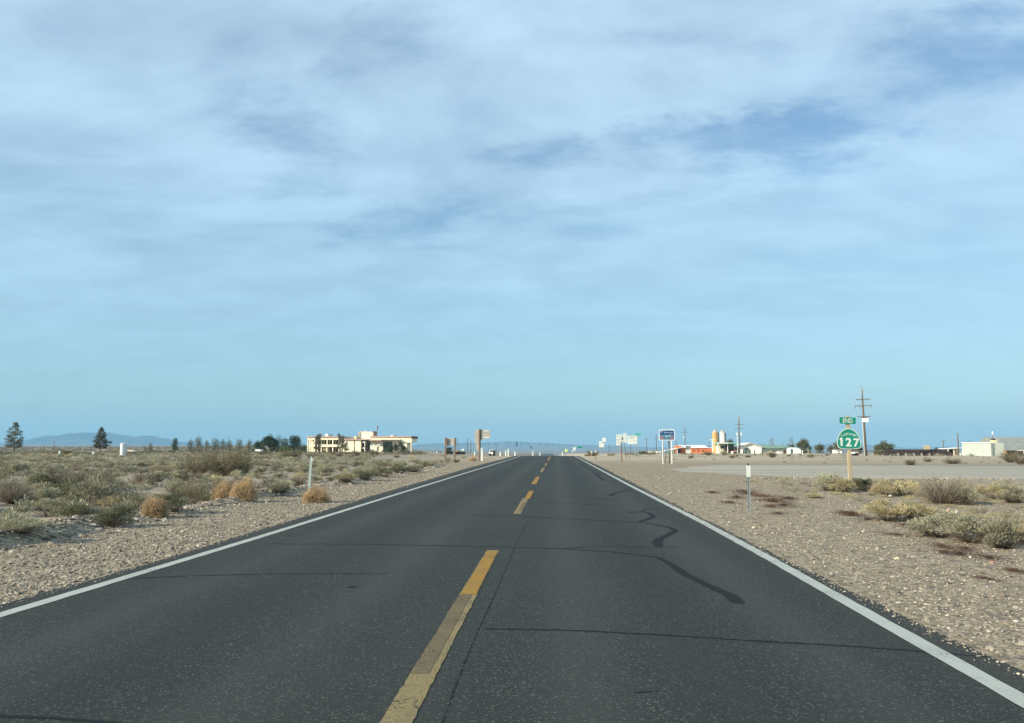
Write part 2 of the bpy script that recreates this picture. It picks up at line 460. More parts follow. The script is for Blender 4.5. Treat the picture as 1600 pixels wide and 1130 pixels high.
print('lines', [(round(f_(5), 2), round(f_(15), 2), round(f_(60), 2), round(f_(110), 2)) for f_ in (fL, fR, fC, fLe, fRe)])
ma, t, b, co = new_mat('asphalt')
X, Y, Z = t.sep(co)
sp = t.noise(co, 90, 3, .75); sp2 = t.voro(co, 90); vr, vg, vb = t.sep(sp2.outputs['Color'])
lo1 = t.noise(t.vmath('MULTIPLY', co, (1, .12, 1)), 1.1, 5, .6); lo2 = t.noise(co, .5, 5, .6); md = t.noise(co, 9, 5, .7)
c = t.mix(t.ss(sp, .3, .75), (.019, .0222, .0200, 1), (.039, .0445, .0395, 1))
c = t.mix(t.math('MULTIPLY', t.ss(vg, .86, .97), .6), c, (.15, .155, .14, 1))
c = t.mix(t.math('MULTIPLY', t.ss(vr, .86, .92), .5), c, (.012, .014, .014, 1))
c = t.mix(t.math('MULTIPLY', t.ss(lo1, .4, .7), .35), c, (.046, .050, .045, 1))
c = t.mix(t.math('MULTIPLY', t.ss(lo2, .5, .72), .22), c, (.022, .026, .025, 1))
c = t.mix(t.math('MULTIPLY', t.ss(md, .55, .75), .25), c, (.024, .028, .027, 1))
# wheel paths polished a little paler, lane middles darker with oil
def band(x0, wd, a):
    return t.math('MULTIPLY', t.ss(t.math('ABSOLUTE', t.math('SUBTRACT', X, x0)), 0.0, wd, 1.0, 0.0), a)
for x0 in (.15, 1.85, -1.9, -3.75): c = t.mix(band(x0, .5, .24), c, (.070, .073, .067, 1))
for x0 in (1.0, -2.85): c = t.mix(band(x0, .45, .30), c, (.018, .021, .021, 1))
# dust near the edges
edge = t.math('MAXIMUM', t.ss(X, 2.35, 3.1), t.ss(X, -4.75, -5.3))
c = t.mix(t.math('MULTIPLY', edge, .12), c, (.13, .12, .10, 1))
t.L(c, b.inputs['Base Color']); b.inputs['Roughness'].default_value = .85; b.inputs['Specular IOR Level'].default_value = .18
t.L(t.bump(t.math('ADD', sp, t.math('MULTIPLY', sp2.outputs['Distance'], .6)), .35, .008), b.inputs['Normal'])
r_ = np.random.default_rng(11); V = []; Fq = []
yy = np.concatenate([np.arange(-12, 45, .22), np.arange(45, 180, 1.0)])
ofs = np.linspace(0, 1, 9)
pL = pR = 0
for y in yy:
    pL = .5*pL + .5*r_.normal()*.028; pR = .5*pR + .5*r_.normal()*.028
    a = fLe(y) + pL; c_ = fRe(y) + pR
    row = [(a - .10, y, T(a - .1, y) - .06)] + [(a + (c_ - a)*o_, y, road_z(0, y)) for o_ in ofs] + [(c_ + .10, y, T(c_ + .1, y) - .06)]
    V += row
n = len(ofs) + 2; I = np.arange(len(yy)*n).reshape(len(yy), n)
Fq = np.stack([I[:-1, :-1], I[:-1, 1:], I[1:, 1:], I[1:, :-1]], -1).reshape(-1, 4)
road = link(bpy.data.objects.new('road', mesh_np('road', V, Fq, [ma])))
tag(road, 'two lane asphalt highway running straight to a crest', None, kind='structure')
# markings
def paint(name, base, worn, wear=.45, sc_=55, chips=.68):
    mm, t, b, co = new_mat(name)
    n = t.noise(co, sc_, 6, .75); n2_ = t.noise(co, 2.2, 5, .6)
    f_ = t.ss(t.math('ADD', t.math('MULTIPLY', n, .75), t.math('MULTIPLY', n2_, .35)), wear - .04, wear + .16)
    cc = t.mix(f_, (*base, 1), (*worn, 1)); chip = t.ss(t.math('ADD', t.math('MULTIPLY', t.noise(co, 38, 6, .8), .7), t.math('MULTIPLY', t.noise(co, 1.7, 4, .6), .5)), chips, chips + .05)
    t.L(t.mix(chip, cc, (.03, .032, .029, 1)), b.inputs['Base Color']); b.inputs['Roughness'].default_value = .85; b.inputs['Specular IOR Level'].default_value = .12
    t.L(t.bump(t.noise(co, 90, 3), .3, .004), b.inputs['Normal']); return mm
white = paint('white_paint', (.38, .405, .365), (.25, .265, .24), .56)
yellow = paint('yellow_paint', (.31, .175, .035), (.20, .135, .05), .52)
tan = paint('faded_yellow_paint', (.245, .195, .095), (.135, .115, .068), .52, chips=.68)
oldp = paint('worn_brown_paint', (.15, .120, .070), (.085, .072, .048), .54, chips=.70)
seal = paint('crack_sealant', (.0125, .0155, .0165), (.018, .021, .0215), .55, chips=2)
def strip(name, pts, width, dz, material, step=.25, jitter=0.0, seed=1, parent=None, taper=None):
    """flat ribbon on the road along world xy points"""
    r = np.random.default_rng(seed)
    P = [Vector((p[0], p[1], 0)) for p in pts]; Q = []; Wd = []
    ws = width if hasattr(width, '__len__') else [width]*len(P)
    for i in range(len(P) - 1):
        k = max(1, int((P[i+1] - P[i]).length/step))
        for j in range(k): Q.append(P[i].lerp(P[i+1], j/k)); Wd.append(ws[i] + (ws[i+1] - ws[i])*j/k)
    Q.append(P[-1]); Wd.append(ws[-1]); V = []
    for i, p in enumerate(Q):
        d = (Q[min(i+1, len(Q)-1)] - Q[max(i-1, 0)]).normalized(); nrm = Vector((-d.y, d.x, 0))
        h_ = Wd[i]/2
        for s_ in (1, -1):
            e = p + nrm*s_*(h_ + (jitter*r.normal() if jitter else 0)); V.append((e.x, e.y, road_z(0, e.y) + dz))
    I = np.arange(len(Q)*2).reshape(-1, 2)
    Fq = np.stack([I[:-1, 0], I[:-1, 1], I[1:, 1], I[1:, 0]], -1)
    o = link(bpy.data.objects.new(name, mesh_np(name, V, Fq, [material])), parent)
    return o
def along(f_, y0, y1, d=1.0): return [(f_(y), y) for y in np.arange(y0, y1 + 1e-6, d)]
for nm, f_ in (('edge_line', fL), ('edge_line', fR)):
    o = strip(nm, along(f_, -10, 113), .145, .004, white, .25, .003, 5)
    tag(o, 'white painted edge line along the road', None, kind='structure')
def yat(py): return upx(VPX, py)[1]
def dash(pieces, kind):
    for (y0, y1, dx_, w_, dz, mt) in pieces:
        o = strip('centre_line', [(fC(y) + dx_, y) for y in np.arange(y0, y1 + .01, (y1 - y0)/8)], w_, dz, mt, .08, .0035, int(y0*7) % 97)
        tag(o, 'yellow dashed centre line painted on the road', None, kind='structure')
dash([(-2.0, yat(861), 0.0, .17, .004, tan), (yat(1057), yat(931), -.025, .115, .006, oldp), (yat(931), yat(863), 0, .15, .0078, yellow)], 0)
dash([(yat(803.5), yat(779), 0.0, .16, .004, tan), (yat(798), yat(786), 0.03, .08, .006, oldp), (yat(780), yat(767.5), 0.05, .15, .0078, yellow)], 0)
dash([(yat(757), yat(745.5), 0, .19, .0078, yellow)], 0)
dash([(yat(738), yat(731), 0, .16, .004, tan)], 0)
dash([(yat(728), yat(724), 0, .15, .004, tan)], 0)
dash([(yat(720), yat(714), 0, .17, .0078, yellow)], 0)
cr = [
 ([(757,983),(850,984),(930,987),(1060,994),(1200,1003),(1330,1010),(1450,1019),(1545,1027)], [.04,.06,.06,.06,.055,.05,.045,.035]),
 ([(418,850),(560,850.5),(700,853),(800,855.5),(880,857.5),(960,863),(1027,871),(1042,878),(1072,898),(1110,917),(1140,930),(1152,941),(1160,944)], [.04,.055,.065,.065,.08,.08,.09,.12,.13,.13,.15,.17,.06]),
 ([(880,857),(930,854.5),(1020,855),(1070,856)], [.05,.04,.05,.01]),
 ([(1031,855),(1026,848),(1031,842),(1046,835),(1055,829.5),(1048,825),(1020,819),(998,816),(930,813),(860,809.5),(800,806.5),(725,805)], [.12,.20,.16,.15,.15,.12,.09,.09,.08,.08,.07,.05]),
 ([(998,816),(1014,811),(1022,807),(1015,802),(1002,800),(982,801)], [.12,.18,.18,.13,.15,.2]),
 ([(1003,799),(1010,796),(1030,795),(1058,794.5)], [.07,.10,.06,.04]),
 ([(790,787),(860,787),(930,788.5),(990,789)], [.04,.05,.06,.05]),
 ([(878,776),(920,778),(962,781)], [.08,.14,.18]), ([(955,775),(958,772),(985,764)], [.2,.16,.1]),
 ([(905,724),(925,736),(944,751)], [.16,.14,.16]),
 ([(210,903.5),(300,900),(400,897.5),(520,896.5),(605,897)], [.045,.045,.04,.04,.03]),
 ([(-60,1113),(0,1120),(70,1122),(130,1126),(200,1134)], [.04,.05,.05,.05,.05]),
 ([(822,820),(804,855.6),(779,916),(752,976),(724.5,1039),(691.6,1130)], [.006,.007,.007,.006,.006,.007]),
 ([(545,917),(556,917.5)], [.14,.12]), ([(990,1083),(1040,1080)], [.012,.004]),
 ([(640,770),(760,771),(880,772)], [.03,.03,.03]),
]
for i, (pp, ww) in enumerate(cr):
    o = strip('sealed_crack', [upx(*p) for p in pp], [w__*.82 for w__ in ww], .0018 + .0002*(i % 4), seal, .045, .0045 + .035*sum(ww)/len(ww), 20 + i)
    tag(o, 'dark tar sealed crack in the asphalt', None, kind='structure')
# ------------------------------------------------------------------ far mountains
def hills(name, pts, Y, depth, label, col, sub=9, seed=1, jam=1.25):
    """ridge line given as bearings (px) and crest heights (py); a real range with spurs"""
    r = np.random.default_rng(seed)
    px = np.linspace(pts[0][0], pts[-1][0], 40*len(pts)); py = np.interp(px, [p[0] for p in pts], [p[1] for p in pts])
    jag = np.zeros_like(px)
    for wv, am in ((60, .9), (27, .7), (13, .45), (6, .25)):
        jag += am*np.sin(px/wv*6.28 + r.uniform(0, 6.28))*r.uniform(.6, 1)
    env = np.clip((HOR + 3 - py)/8, 0, 1); py = py - jag*env*jam
    V = []; rows = 15; zb = -60
    for j in range(rows):
        tt = j/(rows - 1)*2 - 1           # -1 front foot, 0 crest, 1 back foot
        for i, (a, c_) in enumerate(zip(px, py)):
            spur = .18*math.sin(i*.55 + 2*math.sin(i*.13)) + .12*math.sin(i*1.3 + j) + .06*r.normal()
            hgt = (1 - abs(tt))**.8 if abs(tt) > 0 else 1.0
            y = Y + tt*depth*(1 + spur*(1 - abs(tt))*0) 
            top = P3(a, c_, Y); 
            z = zb + (top.z - zb)*max(0, min(1, hgt*(1 + spur*(abs(tt) > .02)*(1-abs(tt))*1.2)))
            xw = top.x*(1 + tt*depth/Y*.3)
            V.append((xw, y, min(z, top.z)))
    n = len(px); I = np.arange(rows*n).reshape(rows, n)
    Fq = np.stack([I[:-1, :-1], I[:-1, 1:], I[1:, 1:], I[1:, :-1]], -1).reshape(-1, 4)
    mm = mat(col[0], col[1], col[2], .002, .95)
    return tag(link(bpy.data.objects.new(name, mesh_np(name, V, Fq, [mm], smooth=True))), label, None, kind='structure')
mcol = ('rock_slopes', (.10, .085, .07), (.16, .13, .105))
hills('mountains', [(-200,697),(-60,692),(20,693),(60,688),(85,681),(95,680),(105,683),(120,679),(140,676),(160,677),(185,679),(200,682),(210,685),(232,682),(250,685),(275,690),(300,695),(330,699)], 12500, 1500, 'blue hazy mountain range behind the pines on the left', mcol, seed=2)
hills('mountains', [(560,701),(620,698),(660,694),(700,692),(745,692),(790,690),(830,691),(870,693),(905,695),(945,696),(990,698),(1060,700)], 13200, 1300, 'faint blue mountains beyond the crest of the road', mcol, seed=4, jam=.5)
hills('mountains', [(1040,702),(1110,697),(1180,694),(1260,697),(1330,692),(1360,696),(1420,700),(1480,698),(1560,699),(1700,694),(1800,699)], 13800, 1300, 'low blue hills along the horizon on the right', mcol, seed=6)
# haze
hz = MB().box(-15800, 15800, -800, 15800, -120, 330)
mh = bpy.data.materials.new('haze'); mh.use_nodes = True; nt = mh.node_tree; nt.nodes.clear()
out = nt.nodes.new('ShaderNodeOutputMaterial'); pv = nt.nodes.new('ShaderNodeVolumePrincipled')
pv.inputs['Color'].default_value = (*HAZE_COL, 1); pv.inputs['Density'].default_value = HAZE_D; pv.inputs['Anisotropy'].default_value = 0.0
nt.links.new(pv.outputs[0], out.inputs['Volume'])
ho = hz.build('haze', mh); tag(ho, 'pale blue desert haze', None, kind='stuff')
# ------------------------------------------------------------------ plants
def unit(r, n):
    v = r.normal(size=(n, 3)); return v/np.linalg.norm(v, axis=1)[:, None]
def blades(r, base, direc, length, width, jit=.0):
    """n thin diamond blades"""
    n = len(base); s = np.cross(direc, unit(r, n)); s /= np.linalg.norm(s, axis=1)[:, None] + 1e-9
    L = np.asarray(length).reshape(-1, 1)*np.ones((n, 1)); W = np.asarray(width).reshape(-1, 1)*np.ones((n, 1))
    mid = base + direc*L*.45; tip = base + direc*L
    v = np.stack([base, mid + s*W/2, tip, mid - s*W/2], 1).reshape(-1, 3)
    f = np.arange(4*n).reshape(n, 4)
    return v, f
def ribbons(r, p0, d0, length, width, seg=3, curl=.5, droop=0.0):
    """thin bent twigs made of quads"""
    n = len(p0); V = []; p = p0.copy(); d = d0.copy()
    s = np.cross(d, unit(r, n)); s /= np.linalg.norm(s, axis=1)[:, None] + 1e-9
    L = np.asarray(length).reshape(-1, 1)*np.ones((n, 1))
    rings = []
    for j in range(seg + 1):
        wj = width*(1 - .75*j/seg)
        rings.append(p + s*wj/2); rings.append(p - s*wj/2)
        d = d + unit(r, n)*curl; d[:, 2] -= droop; d /= np.linalg.norm(d, axis=1)[:, None]
        last = p.copy(); p = p + d*L/seg
    V = np.stack(rings, 1).reshape(-1, 3); k = 2*(seg + 1); F_ = []
    b = np.arange(n)*k
    for j in range(seg): F_.append(np.stack([b + 2*j, b + 2*j + 1, b + 2*j + 3, b + 2*j + 2], 1))
    return V, np.concatenate(F_), last + d*0
def merge(*vf):
    V = []; Fs = []; M = []; n = 0
    for v, f, m in vf:
        V.append(v); Fs.append(f + n); M.append(np.full(len(f), m)); n += len(v)
    return np.concatenate(V), np.concatenate(Fs), np.concatenate(M)
def shrub_mesh(name, seed, kind, dens=1.0, leaf=1.0):
    """unit shrub: about 1 wide and h high; returns (v,f,mi)"""
    r = np.random.default_rng(seed)
    if kind in ('sage', 'gold', 'olive'):
        K = int(r.integers(13, 19)); az = r.uniform(0, 6.28, K); rad = np.sqrt(r.uniform(0, 1, K))*.38
        h = .50*np.sqrt(np.clip(1 - (rad/.5)**2, .1, 1))*r.uniform(.7, 1.15, K)
        cc = np.stack([rad*np.cos(az), rad*np.sin(az), h*r.uniform(.35, .8, K)], 1); cr_ = r.uniform(.10, .19, K)
        n = int(2300*dens); k = r.integers(0, K, n); u = unit(r, n); u[:, 2] = np.abs(u[:, 2])*1.0 - .15
        u /= np.linalg.norm(u, axis=1)[:, None]
        p = cc[k] + u*cr_[k][:, None]*r.uniform(.45, 1.05, n)[:, None]; p[:, 2] = np.maximum(p[:, 2], .015)
        d = u*.7 + unit(r, n)*.5 + np.array([0, 0, .55]) + (p*np.array([.8, .8, 0])); d /= np.linalg.norm(d, axis=1)[:, None]
        lv = blades(r, p, d, r.uniform(.035, .085, n)*leaf, r.uniform(.010, .020, n)*leaf*1.3)
        # lower skirt of dead stems
        ns = int(150*dens); a = r.uniform(0, 6.28, ns); d0 = np.stack([np.cos(a), np.sin(a), r.uniform(.15, 1.4, ns)], 1); d0 /= np.linalg.norm(d0, axis=1)[:, None]
        tw = ribbons(r, np.stack([np.cos(a)*.05, np.sin(a)*.05, np.zeros(ns)], 1), d0, r.uniform(.2, .48, ns), .010*leaf, 3, .25)
        return merge((lv[0], lv[1], 0), (tw[0], tw[1], 1))
    if kind == 'tumble':
        n = int(900*dens); u = unit(r, n); u[:, 2] = np.abs(u[:, 2]) + .05
        lob = 1 + .18*np.sin(u[:, 0]*5 + seed)*np.cos(u[:, 1]*4)
        p0 = u*np.array([.05, .05, .03]); L = .50*lob*r.uniform(.75, 1.05, n)
        a = ribbons(r, p0, u*np.array([1, 1, .85]), L, .009*leaf, 4, .30)
        n2 = int(2600*dens); u2 = unit(r, n2); u2[:, 2] = np.abs(u2[:, 2])*1.05
        l2 = 1 + .18*np.sin(u2[:, 0]*5 + seed)*np.cos(u2[:, 1]*4)
        p2 = u2*(np.array([.47, .47, .42])*(r.uniform(.25, 1, n2)**.4*l2)[:, None]); p2[:, 2] = np.maximum(p2[:, 2], .01)
        d2 = u2 + unit(r, n2)*.9; d2 /= np.linalg.norm(d2, axis=1)[:, None]
        b_ = ribbons(r, p2, d2, r.uniform(.05, .12, n2), .007*leaf, 2, .5)
        return merge((a[0], a[1], 1), (b_[0], b_[1], 0))
    if kind == 'dead':
        n = int(300*dens); a = r.uniform(0, 6.28, n); d0 = np.stack([np.cos(a), np.sin(a), r.uniform(.25, 1.8, n)], 1); d0 /= np.linalg.norm(d0, axis=1)[:, None]
        p0 = np.stack([np.cos(a)*.06, np.sin(a)*.06, np.zeros(n)], 1)
        q = ribbons(r, p0, d0, r.uniform(.3, .6, n), .012*leaf, 4, .22)
        tips = q[2]; n2 = int(1100*dens); k = r.integers(0, n, n2)
        f_ = r.uniform(.35, 1.0, n2)[:, None]; p2 = p0[k]*(1 - f_) + tips[k]*f_
        d2 = (tips[k] - p0[k]); d2 /= np.linalg.norm(d2, axis=1)[:, None] + 1e-9; d2 = d2*.8 + unit(r, n2)*.6 + np.array([0, 0, .3]); d2 /= np.linalg.norm(d2, axis=1)[:, None]
        b_ = ribbons(r, p2, d2, r.uniform(.08, .2, n2), .007*leaf, 2, .3)
        return merge((q[0], q[1], 1), (b_[0], b_[1], 0))
    if kind == 'creosote':
        ns = int(90*dens) + 10; a = r.uniform(0, 6.28, ns); d0 = np.stack([np.cos(a)*.75, np.sin(a)*.75, r.uniform(.6, 2.2, ns)], 1); d0 /= np.linalg.norm(d0, axis=1)[:, None]
        p0 = np.stack([np.cos(a)*.06, np.sin(a)*.06, np.zeros(ns)], 1); L = r.uniform(.45, .85, ns)
        q = ribbons(r, p0, d0, L, .010*leaf, 5, .14)
        tips = q[2]; n2 = int(3600*dens); k = r.integers(0, ns, n2); f_ = r.uniform(.25, 1.08, n2)[:, None]
        p2 = p0[k]*(1 - f_) + tips[k]*f_ + r.normal(size=(n2, 3))*.035
        p2[:, 2] = np.maximum(p2[:, 2], .03)
        d2 = unit(r, n2)*.8 + np.array([0, 0, .5]); d2 /= np.linalg.norm(d2, axis=1)[:, None]
        lv = blades(r, p2, d2, r.uniform(.02, .045, n2)*leaf, r.uniform(.010, .018, n2)*leaf)
        return merge((q[0], q[1], 1), (lv[0], lv[1], 0))
    if kind == 'grass':
        n = int(900*dens); a = r.uniform(0, 6.28, n); rr = np.sqrt(r.uniform(0, 1, n))*.4
        p0 = np.stack([rr*np.cos(a), rr*np.sin(a), np.zeros(n)], 1); d0 = np.stack([np.cos(a)*rr*1.6, np.sin(a)*rr*1.6, np.ones(n)], 1) + unit(r, n)*.25
        d0 /= np.linalg.norm(d0, axis=1)[:, None]
        q = ribbons(r, p0, d0, r.uniform(.12, .36, n), .010*leaf, 3, .18, .05)
        return q[0], q[1], np.zeros(len(q[1]), int)
    if kind == 'low':      # flat ground-hugging mat of dark red weed
        n = int(650*dens); a = r.uniform(0, 6.28, n); rr = np.minimum(np.abs(r.normal(0, .24, n)), .5)*(1 + .25*np.sin(a*3 + seed))
        p = np.stack([rr*np.cos(a), rr*np.sin(a), r.uniform(0, .07, n)*np.clip(1 - rr, .2, 1)], 1)
        d = unit(r, n)*.7 + np.array([0, 0, .45]); d /= np.linalg.norm(d, axis=1)[:, None]
        q = blades(r, p, d, r.uniform(.03, .08, n)*leaf, .012*leaf); return q[0], q[1], np.zeros(len(q[1]), int)
stem = leaf_mat('dry_stems', (.10, .08, .058), (.20, .165, .125), None, trans=.0)
LM = {
 'sage': leaf_mat('sage_leaves', (.235, .235, .16), (.44, .425, .29), (.34, .315, .225)),
 'gold': leaf_mat('yellowing_leaves', (.36, .32, .185), (.60, .53, .32), (.47, .39, .22)),
 'olive': leaf_mat('olive_leaves', (.10, .115, .066), (.25, .26, .155), (.21, .195, .13)),
 'tumble': leaf_mat('tumbleweed_twigs', (.66, .46, .25), (.86, .66, .39), (.60, .43, .24)),
 'dead': leaf_mat('grey_twigs', (.165, .145, .108), (.33, .29, .22), (.235, .20, .15)),
 'creosote': leaf_mat('creosote_leaves', (0.153, 0.136, 0.080), (0.283, 0.248, 0.153), (0.201, 0.165, 0.112)),
 'grass': leaf_mat('dry_grass', (0.354, 0.289, 0.165), (0.543, 0.448, 0.271), (0.295, 0.236, 0.153)),
 'low': leaf_mat('dark_red_weed', (.085, .046, .036), (.16, .095, .072), (.14, .105, .08)),
}
NAMES = {'sage': 'sagebrush', 'gold': 'rabbitbrush', 'olive': 'saltbush', 'tumble': 'tumbleweed', 'dead': 'dry_shrub', 'creosote': 'creosote_bush', 'grass': 'grass_tuft', 'low': 'red_weed'}
_sm = {}
def shrub_me(kind, seed, dens=1.0, leaf=1.0):
    k = (kind, seed, dens, leaf)
    if k not in _sm:
        v, f, mi = shrub_mesh(NAMES[kind], seed, kind, dens, leaf)
        _sm[k] = mesh_np(NAMES[kind], v, f, [LM[kind], stem], mi)
    return _sm[k]
HT = {'sage': .62, 'gold': .6, 'olive': .62, 'tumble': .45, 'dead': .55, 'creosote': .75, 'grass': .33, 'low': .08}
def shrub(kind, seed, loc, w, h, label, group=None, dens=1.0, leaf=1.0, rz=None):
    o = bpy.data.objects.new(NAMES[kind], shrub_me(kind, seed, dens, leaf)); COL.objects.link(o)
    o.location = (loc[0], loc[1], loc[2] - .02*h); o.scale = (w, w, h/HT[kind])
    o.rotation_euler = (0, 0, random.uniform(0, 6.28) if rz is None else rz)
    if kind == 'low': o.scale = (w, w*2.4, h/HT[kind]); o.rotation_euler = (0, 0, random.uniform(-.5, .3))
    return tag(o, label, {'tumble': 'tumbleweed', 'grass': 'grass tuft', 'low': 'weed', 'creosote': 'bush'}.get(kind, 'shrub'), group)
HERO = []     # (x, y, r) to keep the random scrub clear of
def hero(kind, px, pyb, wpx, hpx, label, seed, **k):
    p = hit(px, pyb - 1) if pyb > 714 else None
    if p is None or p.y > 150 or p.y < 2: p = at(px, k.pop('Y'))
    else: k.pop('Y', None)
    s = mpp(p); wm, hm = wpx*s*(1.22 if kind in ('gold', 'sage', 'olive') else 1.05), hpx*s*1.1
    p = Vector((p.x, p.y + wm*.25, 0)); p.z = T(p.x, p.y)
    HERO.append((p.x, p.y, wm*.5))
    d = 1.6 if p.y < 40 else (1.0 if p.y < 90 else .5)
    lf = .8 if p.y < 40 else (1.2 if p.y < 90 else 2.2)
    return shrub(kind, seed, p, wm, hm, label, None, d, lf)
# left foreground, named one by one
hero('tumble', 490, 787, 44, 23, 'small golden tumbleweed at the foot of the left marker post', 1)
hero('tumble', 346, 784, 44, 26, 'golden tumbleweed left of its touching twin on the left verge', 2)
hero('tumble', 377, 781, 42, 29, 'golden tumbleweed with dark hollows, right of its touching twin', 3)
hero('tumble', 235, 809, 42, 28, 'round tan tumbleweed before a green saltbush on the left verge', 4)
hero('olive', 263, 801, 46, 34, 'tall green saltbush right behind the round tan tumbleweed', 5)
hero('olive', 167, 826, 62, 38, 'dense green saltbush nearest the road on the left gravel edge', 6)
hero('olive', 110, 816, 64, 34, 'broad green saltbush with pale left side in the left foreground', 7)
hero('sage', 432, 776, 44, 24, 'round grey green saltbush left of the marker post', 8)
hero('sage', 63, 800, 48, 24, 'pale yellow green sagebrush low at the far left foreground', 9)
hero('sage', 22, 848, 60, 30, 'grey scrub at the left edge of the photo on the gravel bank', 10)
hero('sage', 505, 745, 26, 22, 'upright pale sagebrush just right of the left marker post', 11)
hero('olive', 312, 784, 26, 20, 'small green shrub left of the twin tumbleweeds', 12)
hero('dead', 95, 768, 130, 32, 'low sprawling dead grey branches on the left plain', 13)
hero('dead', 10, 790, 60, 36, 'dark dead brush at the left edge of the photo', 14)
hero('olive', 567, 752, 38, 20, 'green roadside shrub nearest of the row along the left shoulder', 15)
hero('olive', 597, 746, 30, 17, 'second green shrub of the row along the left shoulder', 16)
hero('olive', 622, 741, 28, 15, 'third green shrub of the row along the left shoulder', 17)
hero('sage', 645, 735, 26, 14, 'fourth grey green shrub of the row along the left shoulder', 18)
hero('sage', 665, 731, 22, 11, 'fifth grey green shrub of the row along the left shoulder', 19)
hero('gold', 536, 757, 36, 17, 'yellowish low shrub beside the row along the left shoulder', 20)
# large creosote bush with twigs against the sky
p = hit(336, 744); s = mpp(p); HERO.append((p.x, p.y, 1.6))
cb_ = thing('creosote_bush', 'large open creosote bush with long twigs standing against the sky on the left', 'bush', p)
for i, (dx_, w_, h_) in enumerate([(-26, 60, 40), (12, 70, 46), (34, 50, 52), (-4, 60, 36)]):
    o = link(bpy.data.objects.new('foliage', shrub_me('creosote', 30 + i, .75, 1.0)), cb_)
    o.location = (dx_*s, i*.35, -.03); o.scale = (w_*s, w_*s, h_*s/.75); o.rotation_euler = (0, 0, i*1.3)
tw = MB()
for dx_, tx, hz_ in ((18, 17, 62), (22, 30, 60), (-18, -30, 46), (2, 4, 50), (30, 44, 52)):
    tw.tube([(dx_*s, .3, .2), ((dx_ + (tx - dx_)*.4)*s, .3, hz_*s*.6), (tx*s, .35, hz_*s)], [.016, .011, .006], 5)
    for k in range(5):
        f_ = .55 + .09*k; bx, bz = (dx_ + (tx - dx_)*f_)*s, hz_*s*f_
        tw.tube([(bx, .3, bz), (bx + (.16 if k % 2 else -.14), .34, bz + .14)], [.008, .004], 4)
tw.build('twigs', LM['creosote'], cb_)
# right side, named one by one
hero('sage', 1300, 769, 48, 34, 'grey green sagebrush left of the green route sign post', 40)
hero('gold', 1322, 771, 34, 24, 'small yellowing bush at the foot of the green route sign', 41)
hero('olive', 1350, 768, 34, 24, 'dark shaded shrub right of the green route sign post', 42)
hero('gold', 1393, 777, 46, 29, 'yellow rabbitbrush, left half of the clump right of the route sign', 43)
hero('gold', 1421, 777, 48, 29, 'yellow rabbitbrush, right half of the clump right of the route sign', 44)
hero('dead', 1485, 790, 84, 42, 'thin grey brown leafless bush before the pale gravel road on the right', 45)
hero('sage', 1515, 791, 42, 32, 'small grey shrub touching the leafless bush on its right', 46)
hero('gold', 1395, 817, 66, 35, 'golden bush at the near left end of the right hand bank of bushes', 47)
hero('gold', 1437, 815, 60, 32, 'orange yellow bush beside the golden one on the right bank', 48)
hero('sage', 1480, 843, 98, 46, 'broad pale green rabbitbrush in the middle of the right bank', 49)
hero('sage', 1530, 852, 86, 50, 'pale green rabbitbrush with a dark hollow on the right bank', 50)
hero('sage', 1578, 860, 66, 52, 'green bush with shaded base near the right edge of the photo', 51)
hero('gold', 1610, 852, 54, 40, 'straw coloured bush cut by the right edge of the photo', 52)
hero('gold', 1560, 782, 44, 26, 'yellow green shrub behind the small tan rock on the right', 53)
hero('sage', 1590, 788, 46, 30, 'grey green shrub at the right edge before the gravel road', 54)
hero('gold', 1276, 780, 30, 8, 'flat straw tuft left of the route sign bushes', 55)
hero('dead', 1424, 728, 18, 10, 'dark small shrub on the sand beyond the gravel road, leftmost of three', 56)
hero('dead', 1451, 723, 14, 7, 'small dry shrub on the sand beyond the gravel road, middle one of three', 57)
hero('dead', 1492, 726, 28, 10, 'wide dry shrub on the sand beyond the gravel road, rightmost of three', 58)
hero('creosote', 1584, 724, 36, 17, 'dark bush before the rusty truck bed at the right edge', 59)
hero('creosote', 1598, 727, 26, 16, 'dark brown bush at the right edge beyond the gravel road', 60)
hero('dead', 1208, 716, 12, 9, 'dark bush on the sand before the long green roofed building', 61)
hero('sage', 1145, 717, 9, 5, 'tiny bush on the sand left of the white gabled building', 62)
hero('dead', 1169, 716, 10, 4, 'tiny tan bush on the sand before the white gabled building', 63)
hero('sage', 1268, 716, 12, 5, 'tiny pale bush on the sand right of the green roofed building', 64)
hero('dead', 1080, 717, 9, 5, 'tiny dark bush on the sand before the orange building', 65)
for i, (px, py, w_, h_, tx) in enumerate([(1212, 786, 58, 9, 'largest dark red weed patch right of the right marker post'), (1152, 780, 30, 7, 'dark red weed patch behind the right marker post'),
    (1172, 774, 44, 6, 'thin dark red weed patch just beyond the right marker post'), (1115, 772, 26, 5, 'faint red weed patch left of the right marker post'), (1207, 794, 34, 6, 'narrow dark weed patch nearest the right marker post'),
    (1335, 808, 40, 14, 'dark red weed streak on the gravel left of the golden bushes'), (1478, 858, 46, 10, 'red weed patch at the foot of the pale green rabbitbrush'),
    (1515, 862, 50, 9, 'second red weed patch below the right bank of bushes'), (1480, 866, 34, 6, 'thin dark weed streak on the gravel below the right bank'), (1420, 824, 40, 7, 'red weed patch under the golden bushes'),
    (1592, 896, 40, 9, 'dark weed patch at the right edge on the gravel')]):
    hero('low', px, py, w_, h_*.35 + 1, tx, 70 + i)
